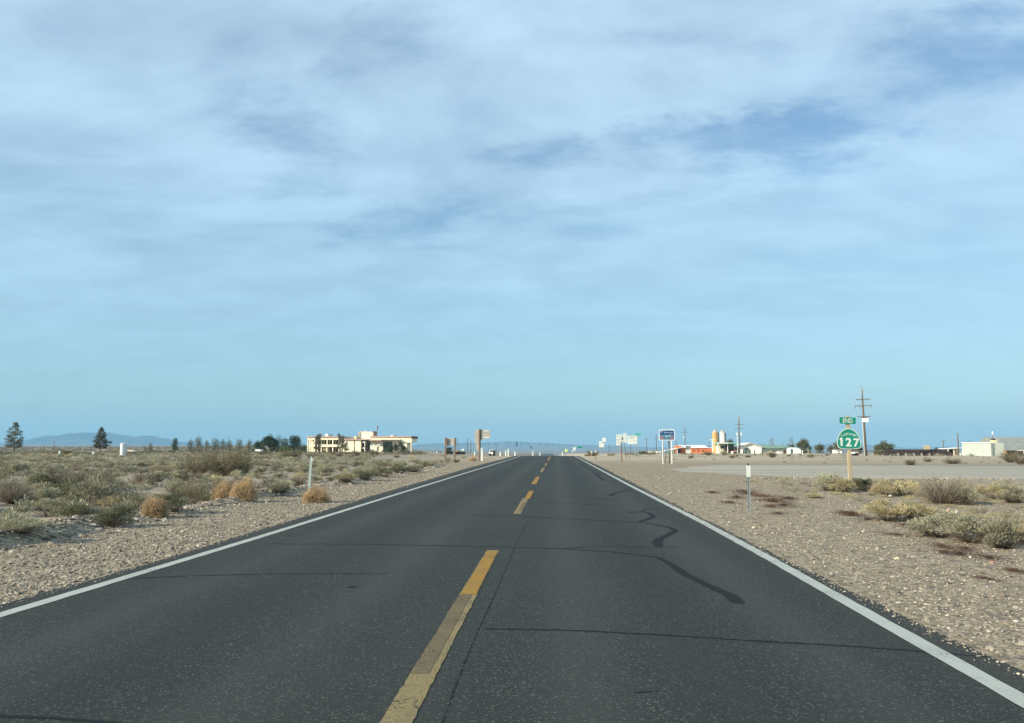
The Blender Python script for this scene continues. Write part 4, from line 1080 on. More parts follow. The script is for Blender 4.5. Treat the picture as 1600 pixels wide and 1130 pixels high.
for a_, b_ in (((979, 700), (975.2, 691)), ((983.5, 706), (986.6, 692.5))): MB().bar((q.x(a_[0]), .05, -.1), (q.x(b_[0]), .05, q.z(686)), .06).build('leg', dwood, o)
for xp in (992.5,): MB().box(q.x(xp) - .04, q.x(xp) + .04, 0, .06, -.3, q.z(686)).build('post', galv, o)
q.box(MB(), 980.4, 995.6, 681, 694, -.03, -.01).build('panel', signw, o)
ink(q, MB(), [(984, 993, 682.5, 683.4), (981, 991.5, 685.1, 685.7), (984, 986.6, 688.3, 688.8), (989, 993.6, 688.3, 688.7), (984, 986, 690.8, 691.2), (989.5, 993, 690.6, 691.1)]).build('lettering', mat('sign_faded_ink', (.20, .24, .20)), list(o.children)[-1])
q = PX(1000.8, 95); o = thing('street_sign', 'teal green street sign above the right end of the white sign cluster', 'road sign', q.o)
MB().box(q.x(996.8) - .03, q.x(996.8) + .03, .03, .08, -.3, q.z(678)).build('post', galv, o); q.box(MB(), 993, 1001.4, 677, 680.6, -.05, -.03).build('panel', mat('sign_teal', (.08, .38, .31), (.06, .33, .27), 4, .5), o)
# ------------------------------------------------------------------ blue information sign
q = PX(1042, 67); o = thing('information_sign', 'blue sign with white script and red corners, edged in white, on two white posts', 'road sign', q.o)
for xp in (1035.4, 1049.3): MB().box(q.x(xp) - .032, q.x(xp) + .032, 0, .06, -.3, q.z(680)).build('post', wpaint, o)
def rr_px(q, x0, x1, zt, zb, r=.05): return rrect((q.x(x0) + q.x(x1))/2, (q.z(zt) + q.z(zb))/2, q.x(x1) - q.x(x0), q.z(zt) - q.z(zb), r)
MB().prism(rr_px(q, 1029.9, 1054.4, 671.2, 688.2, .07), -.03, -.012).build('border', mat('sign_pale', (.70, .78, .80), (.64, .72, .74), 3, .5), o)
MB().prism(rr_px(q, 1031.0, 1053.3, 672.6, 687.1, .04), -.036, -.031).build('panel', blue, o); pn = list(o.children)[-1]
gm = mat('sign_teal_band', (.10, .24, .30), (.05, .13, .18), 9, .6)
MB().prism([(q.x(a), q.z(b_)) for a, b_ in [(1031.8, 686.2), (1031.6, 679.4), (1035, 680), (1038, 679.2), (1042, 680.2), (1047, 679), (1052, 680.4), (1052.2, 686.2)]], -.0395, -.0365).build('landscape_band', gm, pn)
rd = mat('sign_faded_red', (.34, .16, .18), (.26, .14, .16), 9, .6)
MB().prism([(q.x(a), q.z(b_)) for a, b_ in [(1031.9, 686), (1031.9, 681.5), (1033.2, 680.8), (1035, 681.8), (1036.5, 684), (1037.5, 686)]], -.042, -.04).build('red_corner', rd, pn)
MB().prism([(q.x(a), q.z(b_)) for a, b_ in [(1047.5, 686), (1048.5, 683), (1050.5, 681), (1051.9, 682), (1052, 686)]], -.042, -.04).build('red_corner', rd, pn)
mb = MB()
for k, (x0, x1, z0, z1) in enumerate([(1038.4, 1040.6, 674.6, 676.9), (1040.9, 1042.3, 675.2, 676.8), (1042.5, 1043.9, 675.1, 676.8), (1044.1, 1045.6, 675.4, 677), (1045.9, 1047.3, 675.3, 677), (1047.6, 1049.0, 675.5, 677.1), (1049.2, 1051.2, 674.8, 677)]):
    mb.prism([(q.x(x0), q.z(z1)), (q.x(x0 + .7), q.z(z0)), (q.x(x1), q.z(z0 + .3)), (q.x(x1 - .5), q.z(z1))], -.0395, -.037)
mb.prism([(q.x(1032), q.z(674)), (q.x(1033.5), q.z(673.7)), (q.x(1035.8), q.z(674.1)), (q.x(1034.9), q.z(675.7)), (q.x(1033.6), q.z(676)), (q.x(1032.8), q.z(675.4))], -.0395, -.037)
mb.build('lettering', mat('sign_script_blue', (.36, .46, .60), (.3, .4, .55), 5, .5), pn)
mb = MB()
for x0, x1, z0, z1 in [(1040, 1041.3, 680.2, 683.4), (1041.7, 1042.6, 681, 683.6), (1042.9, 1044.1, 680.2, 683.4), (1046.3, 1048.3, 680, 682.4)]: mb.prism([(q.x(x0), q.z(z1)), (q.x(x0 - .2), q.z(z0)), (q.x(x1), q.z(z0)), (q.x(x1 - .3), q.z(z1))], -.0425, -.040)
mb.build('peaks', mat('sign_pale_teal', (.30, .48, .55)), pn)
q = PX(1040, 71); o = thing('information_board', 'small teal board on dark splayed legs behind the blue sign', 'sign', q.o)
for a_, b_, c_ in ((1037.2, 1036, 700), (1038.2, 1041, 702), (1045.6, 1046, 700), (1046.4, 1044.6, 700)): MB().bar((q.x(a_), .05, -.2), (q.x(b_), .05, q.z(688.5 if a_ != 1038.2 else 706)), .055).build('leg', dwood, o)
q.box(MB(), 1039.3, 1046, 703.5, 707.2, -.02, .02).build('board', mat('teal_board', (.14, .28, .27), (.1, .2, .2), 3, .6), o)
# ------------------------------------------------------------------ utility poles
def pole(px, Y_, top, arms, label, w0=.16, w1=.11, lean=0.0, tf=(), group=None, cyl=None, insul=True):
    q = PX(px, Y_); o = thing('utility_pole', label, 'utility pole', q.o, 0, group); o.rotation_euler = (0, lean, 0)
    zt = q.z(top); MB().tube([(0, 0, -.6), (0, 0, zt*.5), (0, 0, zt)], [w0, (w0 + w1)/2, w1], 10).build('pole', dwood, o, smooth=True)
    for (py, xa, xb, br) in arms:
        z_ = q.z(py); MB().box(q.x(xa) , q.x(xb), -w1 - .13, -w1 - .01, z_ - .07, z_ + .07).build('crossarm', dwood, o); ar = list(o.children)[-1]
        if insul:
            for u_ in ((0.03, .2, .8, .97) if br >= 0 else (.05, .33, .95)):
                x_ = q.x(xa) + (q.x(xb) - q.x(xa))*u_; mb = MB()
                if br >= 0: mb.tube([(x_, -w1 - .07, z_ + .075), (x_, -w1 - .07, z_ + .16), (x_, -w1 - .07, z_ + .18), (x_, -w1 - .07, z_ + .26)], [.03, .03, .07, .04], 7)
                else: mb.tube([(x_, -w1 - .07, z_ - .08), (x_, -w1 - .07, z_ - .25), (x_, -w1 - .07, z_ - .62)], [.05, .09, .05], 7)
                mb.build('insulator', grey, ar)
        if br:
            mb = MB(); hw = (q.x(xb) - q.x(xa))*.33
            for s_ in (-1, 1): mb.bar((s_*w1*.8, -w1 - .005, z_ - .55*br), (s_*hw, -w1 - .005, z_ - .05*br), .04, .02)
            mb.build('brace', grey, ar)
    return o, q
o, q = pole(1352.6, 175, 610, [(624.2, 1341.5, 1364, 1), (634.3, 1338.6, 1366, -1), (651.2, 1342, 1362.5, 0)], 'tall utility pole with three crossarms and a white box right of the route sign', .24, .15, lean=math.radians(-1.2))
zt = q.z(602); zb = q.z(610)
mb = MB(); ring = [(0.22*math.sin(t_*6.283/14), 0, (zt + zb)/2 + (zt - zb)/2*.95*math.cos(t_*6.283/14)) for t_ in range(15)]
mb.tube(ring, .035, 5, cap=False); mb.build('top_loop', grey, o)
MB().tube([(0, 0, zb - .9), (0, 0, zb + .1)], .20, 10).build('pole_cap', grey, o)
q.box(MB(), 1349.0, 1358.4, 653.6, 659.8, -.55, -.25).build('equipment_box', wpaint, o)
MB().box(-.62, .62, -.35, -.24, q.z(653.3), q.z(651.8)).build('box_bracket', dwood, o)
MB().box(-.36, -.28, -.12, .02, -.3, q.z(660)).build('conduit', gtrans, o)
o, q = pole(1155.5, 300, 651.3, [(663.2, 1148, 1163, 1), (670.2, 1149.2, 1162, 0)], 'tall utility pole with two crossarms and a pair of pale transformers', .24, .17)
for xx_ in (1152.4, 1158.7): MB().tube([(q.x(xx_), -.15, q.z(680.3)), (q.x(xx_), -.15, q.z(676.3))], .30, 10).build('transformer', gtrans, o)
MB().tube([(q.x(1152.3), -.1, 0), (q.x(1152.3), -.1, q.z(681))], .12, 8).build('conduit', gtrans, o)
MB().tube([(0, 0, q.z(655)), (0, 0, q.z(650.5))], .25, 8).build('pole_cap', grey, o)
o, q = pole(1070.5, 400, 667.5, [(675.5, 1065.3, 1075.5, 1)], 'utility pole with one crossarm right of the blue sign', .22, .15)
MB().tube([(q.x(1069.2), -.2, q.z(685)), (q.x(1069.2), -.2, q.z(682))], .28, 8).build('transformer', gtrans, o)
pole(1056.4, 360, 688, [], 'short bare pole at the left corner of the orange building', .16, .12)
pole(1025.5, 560, 679.5, [(685, 1022.3, 1028.6, 0)], 'distant utility pole just left of the blue sign', .26, .2)
pole(1010.5, 700, 684, [(686.3, 1008, 1013, 0)], 'distant utility pole between the blue sign and the white signs', .30, .24)
pole(951.5, 650, 694.5, [], 'faint thin pole left of the white sign cluster', .25, .18)
pole(1108, 420, 690, [], 'thin dark pole behind the orange building', .16, .12)
pole(730.4, 560, 684, [], 'distant bare pole between the two backward signs, taller one', .28, .2)
pole(735.6, 600, 688, [], 'distant bare pole between the two backward signs, shorter one', .25, .2)
pole(715.6, 560, 685, [], 'thin pole just right of the brown backward sign', .18, .12)
pole(775.5, 600, 697, [], 'thin distant pole right of the white car', .2, .15)
pole(84.2, 480, 689, [(691, 82.3, 86, 0)], 'thin distant pole between the two pines on the left', .2, .15)
pole(69.8, 500, 695, [], 'short distant pole left of the other far left pole', .2, .18)
pole(172, 420, 690, [], 'thin dark pole just right of the dense pine', .2, .14)
pole(187.6, 400, 692, [], 'thin pole at the left of the white tank', .16, .12)
pole(1474, 330, 688.5, [(689.3, 1469.5, 1478.5, 0)], 'distant T shaped pole left of the pale shed', .2, .14)
pole(1497.2, 220, 677, [], 'bare brown pole beside the pale metal building', .18, .12)
pole(1515, 420, 689, [(690, 1510, 1520, 0)], 'crossarm pole rising behind the pale metal building', .18, .14)
pole(1540, 500, 680, [], 'faint thin mast behind the pale metal building', .14, .08)
q = PX(1552, 260); o = thing('antenna_mast', 'mast with a white lamp head behind the right end of the pale metal building', 'mast', q.o)
MB().tube([(0, 0, -.5), (0, 0, q.z(677))], [.12, .08], 8).build('mast', dwood, o); MB().tube([(0, 0, q.z(679)), (0, 0, q.z(674.2))], [.22, .16], 8).build('lamp_head', wpaint, o)
# ------------------------------------------------------------------ trees
bark = mat('bark', (.11, .085, .065), (.17, .135, .105), 5, .95, streak=True)
TL = {
 'pine': leaf_mat('pine_needles', (.065, .075, .042), (.15, .16, .095), (.16, .135, .09)),
 'dark': leaf_mat('dark_evergreen_leaves', (.035, .056, .034), (.085, .12, .066), (.055, .08, .05)),
 'fresh': leaf_mat('yellow_green_leaves', (.06, .095, .03), (.12, .17, .055), None),
 'grey': leaf_mat('grey_green_leaves', (.075, .085, .05), (.15, .165, .105), (.11, .11, .075)),
 'tam': leaf_mat('tamarisk_leaves', (.085, .10, .06), (.18, .195, .12), (.12, .125, .08)),
 'thin': leaf_mat('thin_brown_leaves', (.15, .14, .09), (.28, .26, .175), (.18, .165, .11)),
}
def crown_mesh(nm, clumps, n, lw, ll, mt, seed, core=.5):
    """clumps: list of (x,y,z,rx,rz)"""
    r = np.random.default_rng(seed); C = np.array(clumps, float); vol = C[:, 3]**2*C[:, 4]; k = r.choice(len(C), size=n, p=vol/vol.sum())
    u = unit(r, n)*(r.uniform(core, 1.12, n)**.7)[:, None]
    p = C[k, :3] + u*np.stack([C[k, 3], C[k, 3], C[k, 4]], 1)
    d = unit(r, n)*.8 + u*.6; d /= np.linalg.norm(d, axis=1)[:, None]
    v, f = blades(r, p, d, r.uniform(.6, 1.3, n)*ll, r.uniform(.6, 1.3, n)*lw)
    return mesh_np(nm, v, f, [mt])
def tree(px, Y_, top, wpx, kind, label, group=None, pyb=None, seed=1, shape='round', name=None, cat='tree', n=2600, off=0.0, shift=0):
    b = at(px, Y_); s = mpp(b); Ht = P3(px, top, Y_).z - b.z; W = wpx*s
    o = thing(name or {'pine': 'pine_tree', 'columnar': 'cypress_tree', 'round': 'broadleaf_tree', 'thin': 'thin_tree', 'bushy': 'bushy_tree'}[shape], label, cat, b, 0, group)
    r = np.random.default_rng(seed); cl = []; mb = MB()
    if shape == 'pine':
        mb.tube([(0, 0, -.3), (.05, 0, Ht*.5), (0, .05, Ht*.96)], [W*.035, W*.022, W*.008], 8); lv = 9
        for j in range(lv):
            f_ = j/(lv - 1); z_ = Ht*(.20 + .76*f_); rad = W*.5*(1 - f_)**.62*(.85 + .3*r.uniform()) + W*.05
            nb = max(3, int(6 - 3*f_)); a0 = r.uniform(0, 6.28)
            for k in range(nb):
                a = a0 + k*6.28/nb + r.normal()*.25; L_ = rad*r.uniform(.6, 1.12); up = L_*r.uniform(.05, .35)
                ex_, ey_ = math.cos(a)*L_, math.sin(a)*L_
                mb.tube([(0, 0, z_ - .1*up), (ex_*.55, ey_*.55, z_ + up*.3), (ex_, ey_, z_ + up)], [W*.010, W*.007, W*.004], 5)
                for g_ in (.5, .8, 1.0):
                    if g_ == .5 and core_sparse(kind, r): continue
                    cl.append((ex_*g_, ey_*g_, z_ + up*g_ + W*.02, W*.10*r.uniform(.7, 1.2)*(1 - .35*f_), W*.05*r.uniform(.8, 1.3)))
        cl.append((0, 0, Ht*.96, W*.09, W*.10))
    elif shape == 'columnar':
        mb.tube([(0, 0, -.3), (0, 0, Ht*.8)], [W*.06, W*.02], 7); m_ = 26
        for j in range(m_):
            f_ = (j + r.uniform())/m_; z_ = Ht*(.08 + .84*f_); rad = W*.42*math.sin(math.pi*min(1, .25 + f_*.78))**.7
            a = r.uniform(0, 6.28); q_ = rad*math.sqrt(r.uniform(.1, 1))*.75
            cl.append((math.cos(a)*q_, math.sin(a)*q_, z_, W*.25*r.uniform(.7, 1.2), W*.27*r.uniform(.8, 1.3)))
        cl.append((r.normal()*.04*W, 0, Ht*.94, W*.11, W*.16))
    elif shape in ('round', 'bushy'):
        lo = .16 if shape == 'round' else .05; m_ = 30
        mb.tube([(0, 0, -.3), (.03*W, 0, Ht*.35), (0, 0, Ht*.6)], [W*.04, W*.028, W*.015], 7)
        for j in range(m_):
            a = r.uniform(0, 6.28); el = r.uniform(-.2, 1.5); q_ = r.uniform(.45, .88)
            x_, y_ = math.cos(a)*math.cos(el)*q_*W*.42, math.sin(a)*math.cos(el)*q_*W*.42
            z_ = Ht*lo + Ht*(.88 - lo)*(.32 + .62*math.sin(max(el, 0))*q_ + .15*r.normal()*.5 - (.22 if el < .2 else 0))
            cl.append((x_, y_, min(z_, Ht*.9), W*.19*r.uniform(.6, 1.25), Ht*.15*r.uniform(.6, 1.25)))
            if j % 4 == 0: mb.tube([(0, 0, Ht*.2), (x_*.5, y_*.5, z_*.6), (x_, y_, z_)], [W*.02, W*.012, W*.006], 5)
        cl.append((0, 0, Ht*.92, W*.12, Ht*.085))
    else:   # thin, see-through
        m_ = 20
        for t_ in range(3): mb.tube([((t_ - 1)*W*.10, 0, -.3), ((t_ - 1)*W*.18, 0, Ht*.4), ((t_ - 1)*W*.28, 0, Ht*.85)], [W*.025, W*.018, W*.008], 6)
        for j in range(m_):
            f_ = j/m_; z_ = Ht*(.30 + .66*f_); x_ = r.uniform(-.42, .42)*W*(1 - .35*f_); cl.append((x_, r.uniform(-.15, .15)*W, z_, W*.15*r.uniform(.6, 1.2), Ht*.085*r.uniform(.6, 1.3)))
            if j % 3 == 0: mb.tube([(0, 0, z_*.6), (x_, 0, z_)], [W*.014, W*.006], 4)
    mb.build('trunk', bark, o)
    link(bpy.data.objects.new('crown', crown_mesh('crown', cl, int(n*1.3), W*.034, W*.075, TL[kind], seed)), o)
    return o
def core_sparse(kind, r): return r.uniform() < .4
def tree_at(): pass
tree(22.5, 270, 661, 27, 'pine', 'tall open pine at the far left with bare lower trunk', seed=3, shape='pine', n=2300)
tree(157.5, 270, 669, 24, 'pine', 'dense pine left of the white tank', seed=8, shape='pine', n=3000)
tree(273.5, 330, 685.5, 13, 'dark', 'small dark conifer alone between the white trailers on the left', seed=5, shape='columnar')
tree(235, 360, 693, 8, 'pine', 'small conifer right of the white box truck', seed=6, shape='columnar', n=1200)
tree(227, 360, 698, 7, 'pine', 'tiny conifer just left of the small one beside the box truck', seed=7, shape='columnar', n=900)
tl = [(298, 690, 9), (310, 686, 12), (323, 689.5, 8), (335.5, 687.5, 12), (348, 689, 9), (358, 691, 9), (374, 689.5, 10)]
nm_ = ['leftmost', 'second from left', 'third from left', 'fourth and middle', 'fifth from left', 'sixth from left', 'rightmost']
for i, (px, tp, wd) in enumerate(tl): tree(px, 420, tp - 1, wd*1.5, 'grey', 'grey green poplar behind the large creosote bush, %s of seven' % nm_[i], 'poplars behind the large creosote bush', seed=20 + i, shape='columnar', n=1100, name='poplar_tree')
tree(389.5, 360, 689, 14, 'grey', 'greyish tree at the left end of the dark grove left of the hotel', seed=31, shape='columnar', n=1200)
tree(403, 350, 688, 19, 'dark', 'low dark tree behind the white box trailer', seed=32, shape='bushy', n=2000)
tree(421, 340, 678, 31, 'dark', 'largest dark tree of the grove left of the hotel', seed=33, shape='bushy', n=4200)
tree(435, 345, 682.5, 18, 'grey', 'pale topped tree right of the largest dark tree', seed=34, shape='columnar', n=1300)
tree(445, 335, 687, 19, 'dark', 'small dark green tree in the middle of the hotel grove', seed=35, shape='columnar', n=1400)
tree(447, 300, 698, 26, 'fresh', 'yellow green bush under the dark grove left of the hotel', seed=36, shape='bushy', n=1500, name='bush', cat='bush')
tree(457, 330, 681, 17, 'dark', 'left one of the twin dark evergreens left of the hotel', seed=37, shape='columnar', n=2600)
tree(464, 330, 682.5, 17, 'dark', 'right one of the twin dark evergreens left of the hotel', seed=38, shape='columnar', n=2600)
tree(411, 345, 696, 16, 'grey', 'low grey green bush between the two dark trees behind the white box trailer', seed=41, shape='bushy', n=1200, name='bush', cat='bush')
tree(470, 320, 697, 12, 'dark', 'low dark bush right of the twin dark evergreens', seed=42, shape='bushy', n=1200, name='bush', cat='bush')
tree(475.5, 310, 691, 12, 'dark', 'rounded evergreen touching the left end of the hotel', seed=39, shape='bushy', n=1500)
# ------------------------------------------------------------------ hotel
YB = 285; q = PX(561, YB)
ho_ = thing('hotel', 'long cream two storey hotel with salmon trim, a central tower and open arcades', 'building', q.o)
def bx(nm, m_, x0, x1, zt, zb, y0, y1, parent=None):
    return MB().box(q.x(x0), q.x(x1), y0, y1, (q.z(zb) if zb is not None else -.5), q.z(zt)).build(nm, m_, parent or ho_)
# left wing, arcade on two floors
bx('wall', cream, 480.2, 534, 682.9, 709.5, 3.6, 14)
lw = list(ho_.children)[-1]
for x0, x1 in ((480.1, 481.2), (482.9, 484.6), (490.6, 492.3), (501.2, 502.5), (510.1, 511.4), (519, 520.4), (528.7, 529.9), (532.6, 534)):
    MB().box(q.x(x0), q.x(x1), .05, .75, -.5, q.z(687)).build('column', cream, ho_)
bx('upper_wall_band', cream, 480.1, 534, 683.6, 687.4, 0, 3.58)
bx('balcony_parapet', cream, 484.6, 534, 694.6, 698.4, -.25, .03)
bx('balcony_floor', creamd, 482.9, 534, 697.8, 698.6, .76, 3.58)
bx('coping', pink, 479.4, 534.6, 681.8, 683.5, -.35, 14.2)
for x0, x1 in ((485.2, 490.2), (493, 500.8), (503, 509.8), (512, 518.8), (521, 528.2)):
    bx('window', gglass if x0 not in (503,) else dglass, x0, x1, 687.8, 694.8, 3.45, 3.58)
    wn_ = list(ho_.children)[-1]
    MB().box(q.x((x0 + x1)/2) - .06, q.x((x0 + x1)/2) + .06, 3.38, 3.44, q.z(694.6), q.z(688)).build('frame', whitew, wn_)
for x0, x1 in ((486, 490), (493, 500), (511.8, 518.8), (521, 525.8)): bx('doorway', dglass, x0, x1, 699, 709, 3.45, 3.58)
bx('low_wall', cream, 503.5, 509.5, 700.8, 704, 1.0, 1.2)
# middle block
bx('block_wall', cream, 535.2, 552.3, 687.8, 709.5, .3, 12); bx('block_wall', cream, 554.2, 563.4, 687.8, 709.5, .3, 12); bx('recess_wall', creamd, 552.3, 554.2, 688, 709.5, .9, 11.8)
bx('downpipe', brown, 552.8, 553.7, 699, 709.5, .6, .85)
bx('coping', pink, 535, 576, 686.2, 687.7, -.2, 12.2)
MB().box(q.x(541.5) - .6, q.x(541.5) + .6, .17, .28, q.z(703.4), q.z(701)).build('vent', brown, ho_)
bx('roof_box', creamd, 550.7, 554.6, 681.5, 686.1, 2, 5); bx('roof_equipment', grey, 539.5, 549.5, 682.2, 686.1, 3, 6)
# recessed porch with two white openings
bx('porch_wall', dglass, 563.4, 571.5, 688, 709.5, 2.0, 11.8)
mb = MB()
for zt_, zb_ in ((689.5, 692), (699.5, 701)): mb.box(q.x(565.8), q.x(569), .6, .8, q.z(zb_), q.z(zt_))
mb.box(q.x(568.8), q.x(570.1), .35, .85, -.5, q.z(689.3)); mb.build('porch_frame', whitew, ho_)
# tower
bx('tower_wall', cream, 558.4, 577.8, 674.4, 686.1, 4, 10); bx('tower_coping', wroof, 558.2, 578.2, 673.7, 674.35, 3.8, 10.2); bx('tower_side_trim', pink, 577.85, 579.3, 675, 681.6, 3.9, 10.1)
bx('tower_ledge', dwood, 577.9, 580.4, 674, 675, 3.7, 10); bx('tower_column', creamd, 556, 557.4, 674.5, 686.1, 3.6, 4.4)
# right wing
bx('wall', cream, 576, 634, 683.1, 709.5, 2.0, 13); bx('coping', pink, 575.4, 642.6, 681.6, 683.05, 1.6, 13.4); bx('canopy', pink, 576, 596, 687.1, 688.6, -.3, 1.98)
bx('canopy', pink, 596, 625, 686.9, 687.6, .4, 1.98); bx('painted_shade', dglass, 597, 611, 690.5, 709.5, 1.7, 1.97)  # dark sheet before the wall, shade under the canopy painted as colour
bx('end_wall', cream, 634, 641.6, 683.1, 691.8, 2.02, 12.9); bx('end_column', creamd, 639.4, 641.5, 691.8, 709.5, 2.2, 3.2); bx('coping_end', rust, 641.3, 642.9, 681.8, 685, 1.5, 13.5)
# white entrance porch
mb = MB()
for x0, x1 in ((581.8, 583.6), (585.2, 587.6), (592.6, 594.2)): mb.box(q.x(x0), q.x(x1), -3.2, -2.8, -.5, q.z(695.5))
mb.prism([(q.x(583), q.z(700)), (q.x(586), q.z(694.3)), (q.x(588.2), q.z(694.3)), (q.x(588.4), q.z(700.8)), (q.x(592.2), q.z(700.8)), (q.x(592.4), q.z(694.3)), (q.x(597), q.z(694.3)), (q.x(596.2), q.z(698)), (q.x(593.5), q.z(702.6)), (q.x(586), q.z(702.6)), (q.x(583.6), q.z(706)), (q.x(581.6), q.z(706))], -3.3, -3.1)
mb.build('white_porch', whitew, ho_)
bx('roof_box', wroof, 502.8, 506.9, 677.6, 681.7, 4, 7); bx('roof_equipment', grey, 507.2, 511.8, 678.8, 681.7, 4, 6); bx('roof_box', wroof, 606.5, 610.2, 679.6, 681.5, 4, 6); bx('roof_equipment', grey, 611, 614.4, 680, 681.5, 4, 6)
mb = MB().tube([(q.x(583), 6, q.z(681.6)), (q.x(583.2), 6, q.z(668))], .07, 6); mb.tube([(q.x(583), 6, q.z(671)), (q.x(583.3), 6, q.z(666.5)), (q.x(584), 6, q.z(663.5))], [.26, .34, .08], 6); mb.build('roof_antenna', grey, ho_)
mb = MB().tube([(q.x(564), 6, q.z(673.8)), (q.x(564), 6, q.z(672))], .06, 6); mb.dome((q.x(564), 6, q.z(671.8)), .22, .16, 8, 3); mb.build('roof_lamp', wpaint, ho_)
for px, zt_, wd, kd, sh_, Yd, tx, n_l in [(497, 678, 14, 'thin', 'thin', 275, 'thin see through tree before the left wing of the hotel', 3200), (532, 678, 13, 'thin', 'thin', 276, 'tall thin tree at the junction of the hotel wings', 3600), (540, 690, 11, 'thin', 'thin', 274, 'shorter thin tree before the plain cream wall of the hotel', 1900),
   (560, 675.5, 8, 'dark', 'columnar', 294, 'dark conifer top showing over the hotel roof beside the tower', 1200), (566, 679.5, 10, 'dark', 'bushy', 294, 'dark round tree top over the hotel roof below the tower', 1200),
   (574.5, 687, 11, 'grey', 'columnar', 278, 'leafy olive tree before the hotel porch', 1800), (590.5, 692, 8, 'thin', 'bushy', 280, 'small brown shrubby tree at the white hotel porch', 500),
   (601.5, 688, 12, 'dark', 'bushy', 276, 'dark tree, leftmost of the shaded row before the right wing of the hotel', 2200), (609, 690, 13, 'dark', 'bushy', 272, 'dark tree, second of the shaded row before the right wing', 2200), (618, 690, 14, 'dark', 'bushy', 272, 'dark tree, third of the shaded row before the right wing', 2400),
   (626.5, 684, 14, 'grey', 'bushy', 278, 'tallest tree at the right end of the hotel with a greener top', 2600), (631, 696, 14, 'dark', 'bushy', 270, 'dark low tree at the right end of the hotel', 2200), (636, 703, 12, 'dark', 'bushy', 268, 'low dark bush at the right corner of the hotel', 1200)]:
    tree(px, Yd, zt_, wd, kd, tx, seed=int(px*3) % 97, shape=sh_, n=n_l)
# ------------------------------------------------------------------ odds and ends on the left plain
q = PX(193, 125); o = thing('water_tank', 'upright pale corrugated tank right of the dense pine', 'tank', q.o)
rr = (q.x(198) - q.x(188.7))/2
MB().tube([(0, 0, -.1), (0, 0, q.z(693.5))], rr, 18).build('shell', mat('pale_steel', (.66, .70, .70), (.54, .58, .58), 2, .5), o, smooth=False)
for k in range(5): MB().tube([(0, 0, q.z(693.5)*(.12 + .18*k)), (0, 0, q.z(693.5)*(.12 + .18*k) + .03)], rr + .015, 18).build('band', galv, o)
MB().dome((0, 0, q.z(693.5)), rr*1.02, .10, 18, 3).build('lid', gtrans, o)
def barrel(px, Y_, x0, x1, zt, label, mt):
    q = PX(px, Y_); o = thing('barrel', label, 'barrel', q.o); r_b = (q.x(x1) - q.x(x0))/2; h_b = q.z(zt)
    MB().tube([(0, 0, 0), (0, 0, h_b*.5), (0, 0, h_b)], [r_b*.95, r_b, r_b*.95], 14).build('drum', mt, o); MB().tube([(0, 0, h_b), (0, 0, h_b + .04)], r_b*.98, 14).build('rim', galv, o)
barrel(147, 122, 145.4, 148.8, 705.7, 'white barrel left of the dense pine trunk', wpaint); barrel(94, 130, 92.6, 95.6, 704.6, 'white barrel at the left side of the dark round bush', wpaint)
def boxthing(nm, label, cat, px, Y_, parts, dep=3.0, rz=0):
    """parts: (name, mat, x0,x1,zt,zb,y0,y1)"""
    q = PX(px, Y_); o = thing(nm, label, cat, q.o, rz)
    for (n_n, m_, x0, x1, zt, zb, y0, y1) in parts:
        z0 = 0 if zb is None else max(q.z(zb), 0.0)
        MB().box(q.x(x0), q.x(x1), y0, y1, z0, q.z(zt)).build(n_n, m_, o, bevel=0.03)
    return o, q
def wheels(o, q, xs_, r_w=.45, y=-.02):
    for x_ in xs_:
        for yy_ in (y, 1.8): MB().tube([(q.x(x_), yy_ - .12, r_w), (q.x(x_), yy_ + .12, r_w)], r_w, 14).build('wheel', tyre, o)
o, q = boxthing('box_truck', 'cream white box truck right of the pale tank', 'truck', 206, 270, [('cargo_box', mat('cream_paint', (.74, .70, .52), (.66, .62, .46), 1, .6), 199.2, 208.6, 703.3, 708.6, 0, 2.3), ('cab', wpaint, 208.8, 212.4, 705, 709, .05, 2.2), ('windscreen', dglass, 211.2, 212.2, 705.4, 706.6, -.03, .03), ('chassis', black, 199.5, 212, 708.4, 709.3, .2, 2.0)])
wheels(o, q, (201, 210.8), .4)
o, q = boxthing('digger', 'small orange machine left of the pale tank', 'machine', 180.5, 270, [('body', orp, 178.6, 182.4, 706.4, 709, 0, 1.4), ('cab', orp, 179.0, 180.8, 703.9, 706.3, .1, 1.2), ('cab_window', dglass, 179.3, 180.5, 704.4, 705.7, .03, .09), ('tracks', black, 178.2, 183, 708.8, 709.8, -.1, 1.5)])
MB().bar((q.x(182), .6, q.z(706.8)), (q.x(184.2), .6, q.z(704.6)), .18).build('arm', orp, o)
o, q = boxthing('low_wall', 'long low reddish wall behind the far left pine', 'wall', 34, 250, [('wall', mat('red_brick_wall', (.36, .19, .14), (.28, .16, .12), 1, .9), 22, 50, 706.2, None, 0, .3), ('coping', creamd, 22, 50, 705.9, 706.15, -.05, .35), ('end_pier', whitew, 27, 33, 706.3, 709, -.08, -.02)])
o, q = boxthing('small_trailer', 'small white trailer at the foot of the far left pine', 'trailer', 16, 265, [('body', wpaint, 14.3, 18.4, 706.3, 708.6, 0, 2), ('window', dglass, 15, 16.2, 706.8, 707.5, -.03, -.005)]); wheels(o, q, (15.2, 17.5), .35)
def caravan(px, x0, x1, zt, zb, Y_, label, mt=None, win=True):
    pr = [('body', mt or wpaint, x0, x1, zt, zb, 0, 2.4)]
    if win: pr.append(('window', dglass, x0 + (x1 - x0)*.3, x0 + (x1 - x0)*.55, zt + (zb - zt)*.2, zt + (zb - zt)*.55, -.04, -.01))
    o, q = boxthing('caravan', label, 'caravan', px, Y_, pr); wheels(o, q, (x0 + (x1 - x0)*.35, x0 + (x1 - x0)*.7), .35); return o
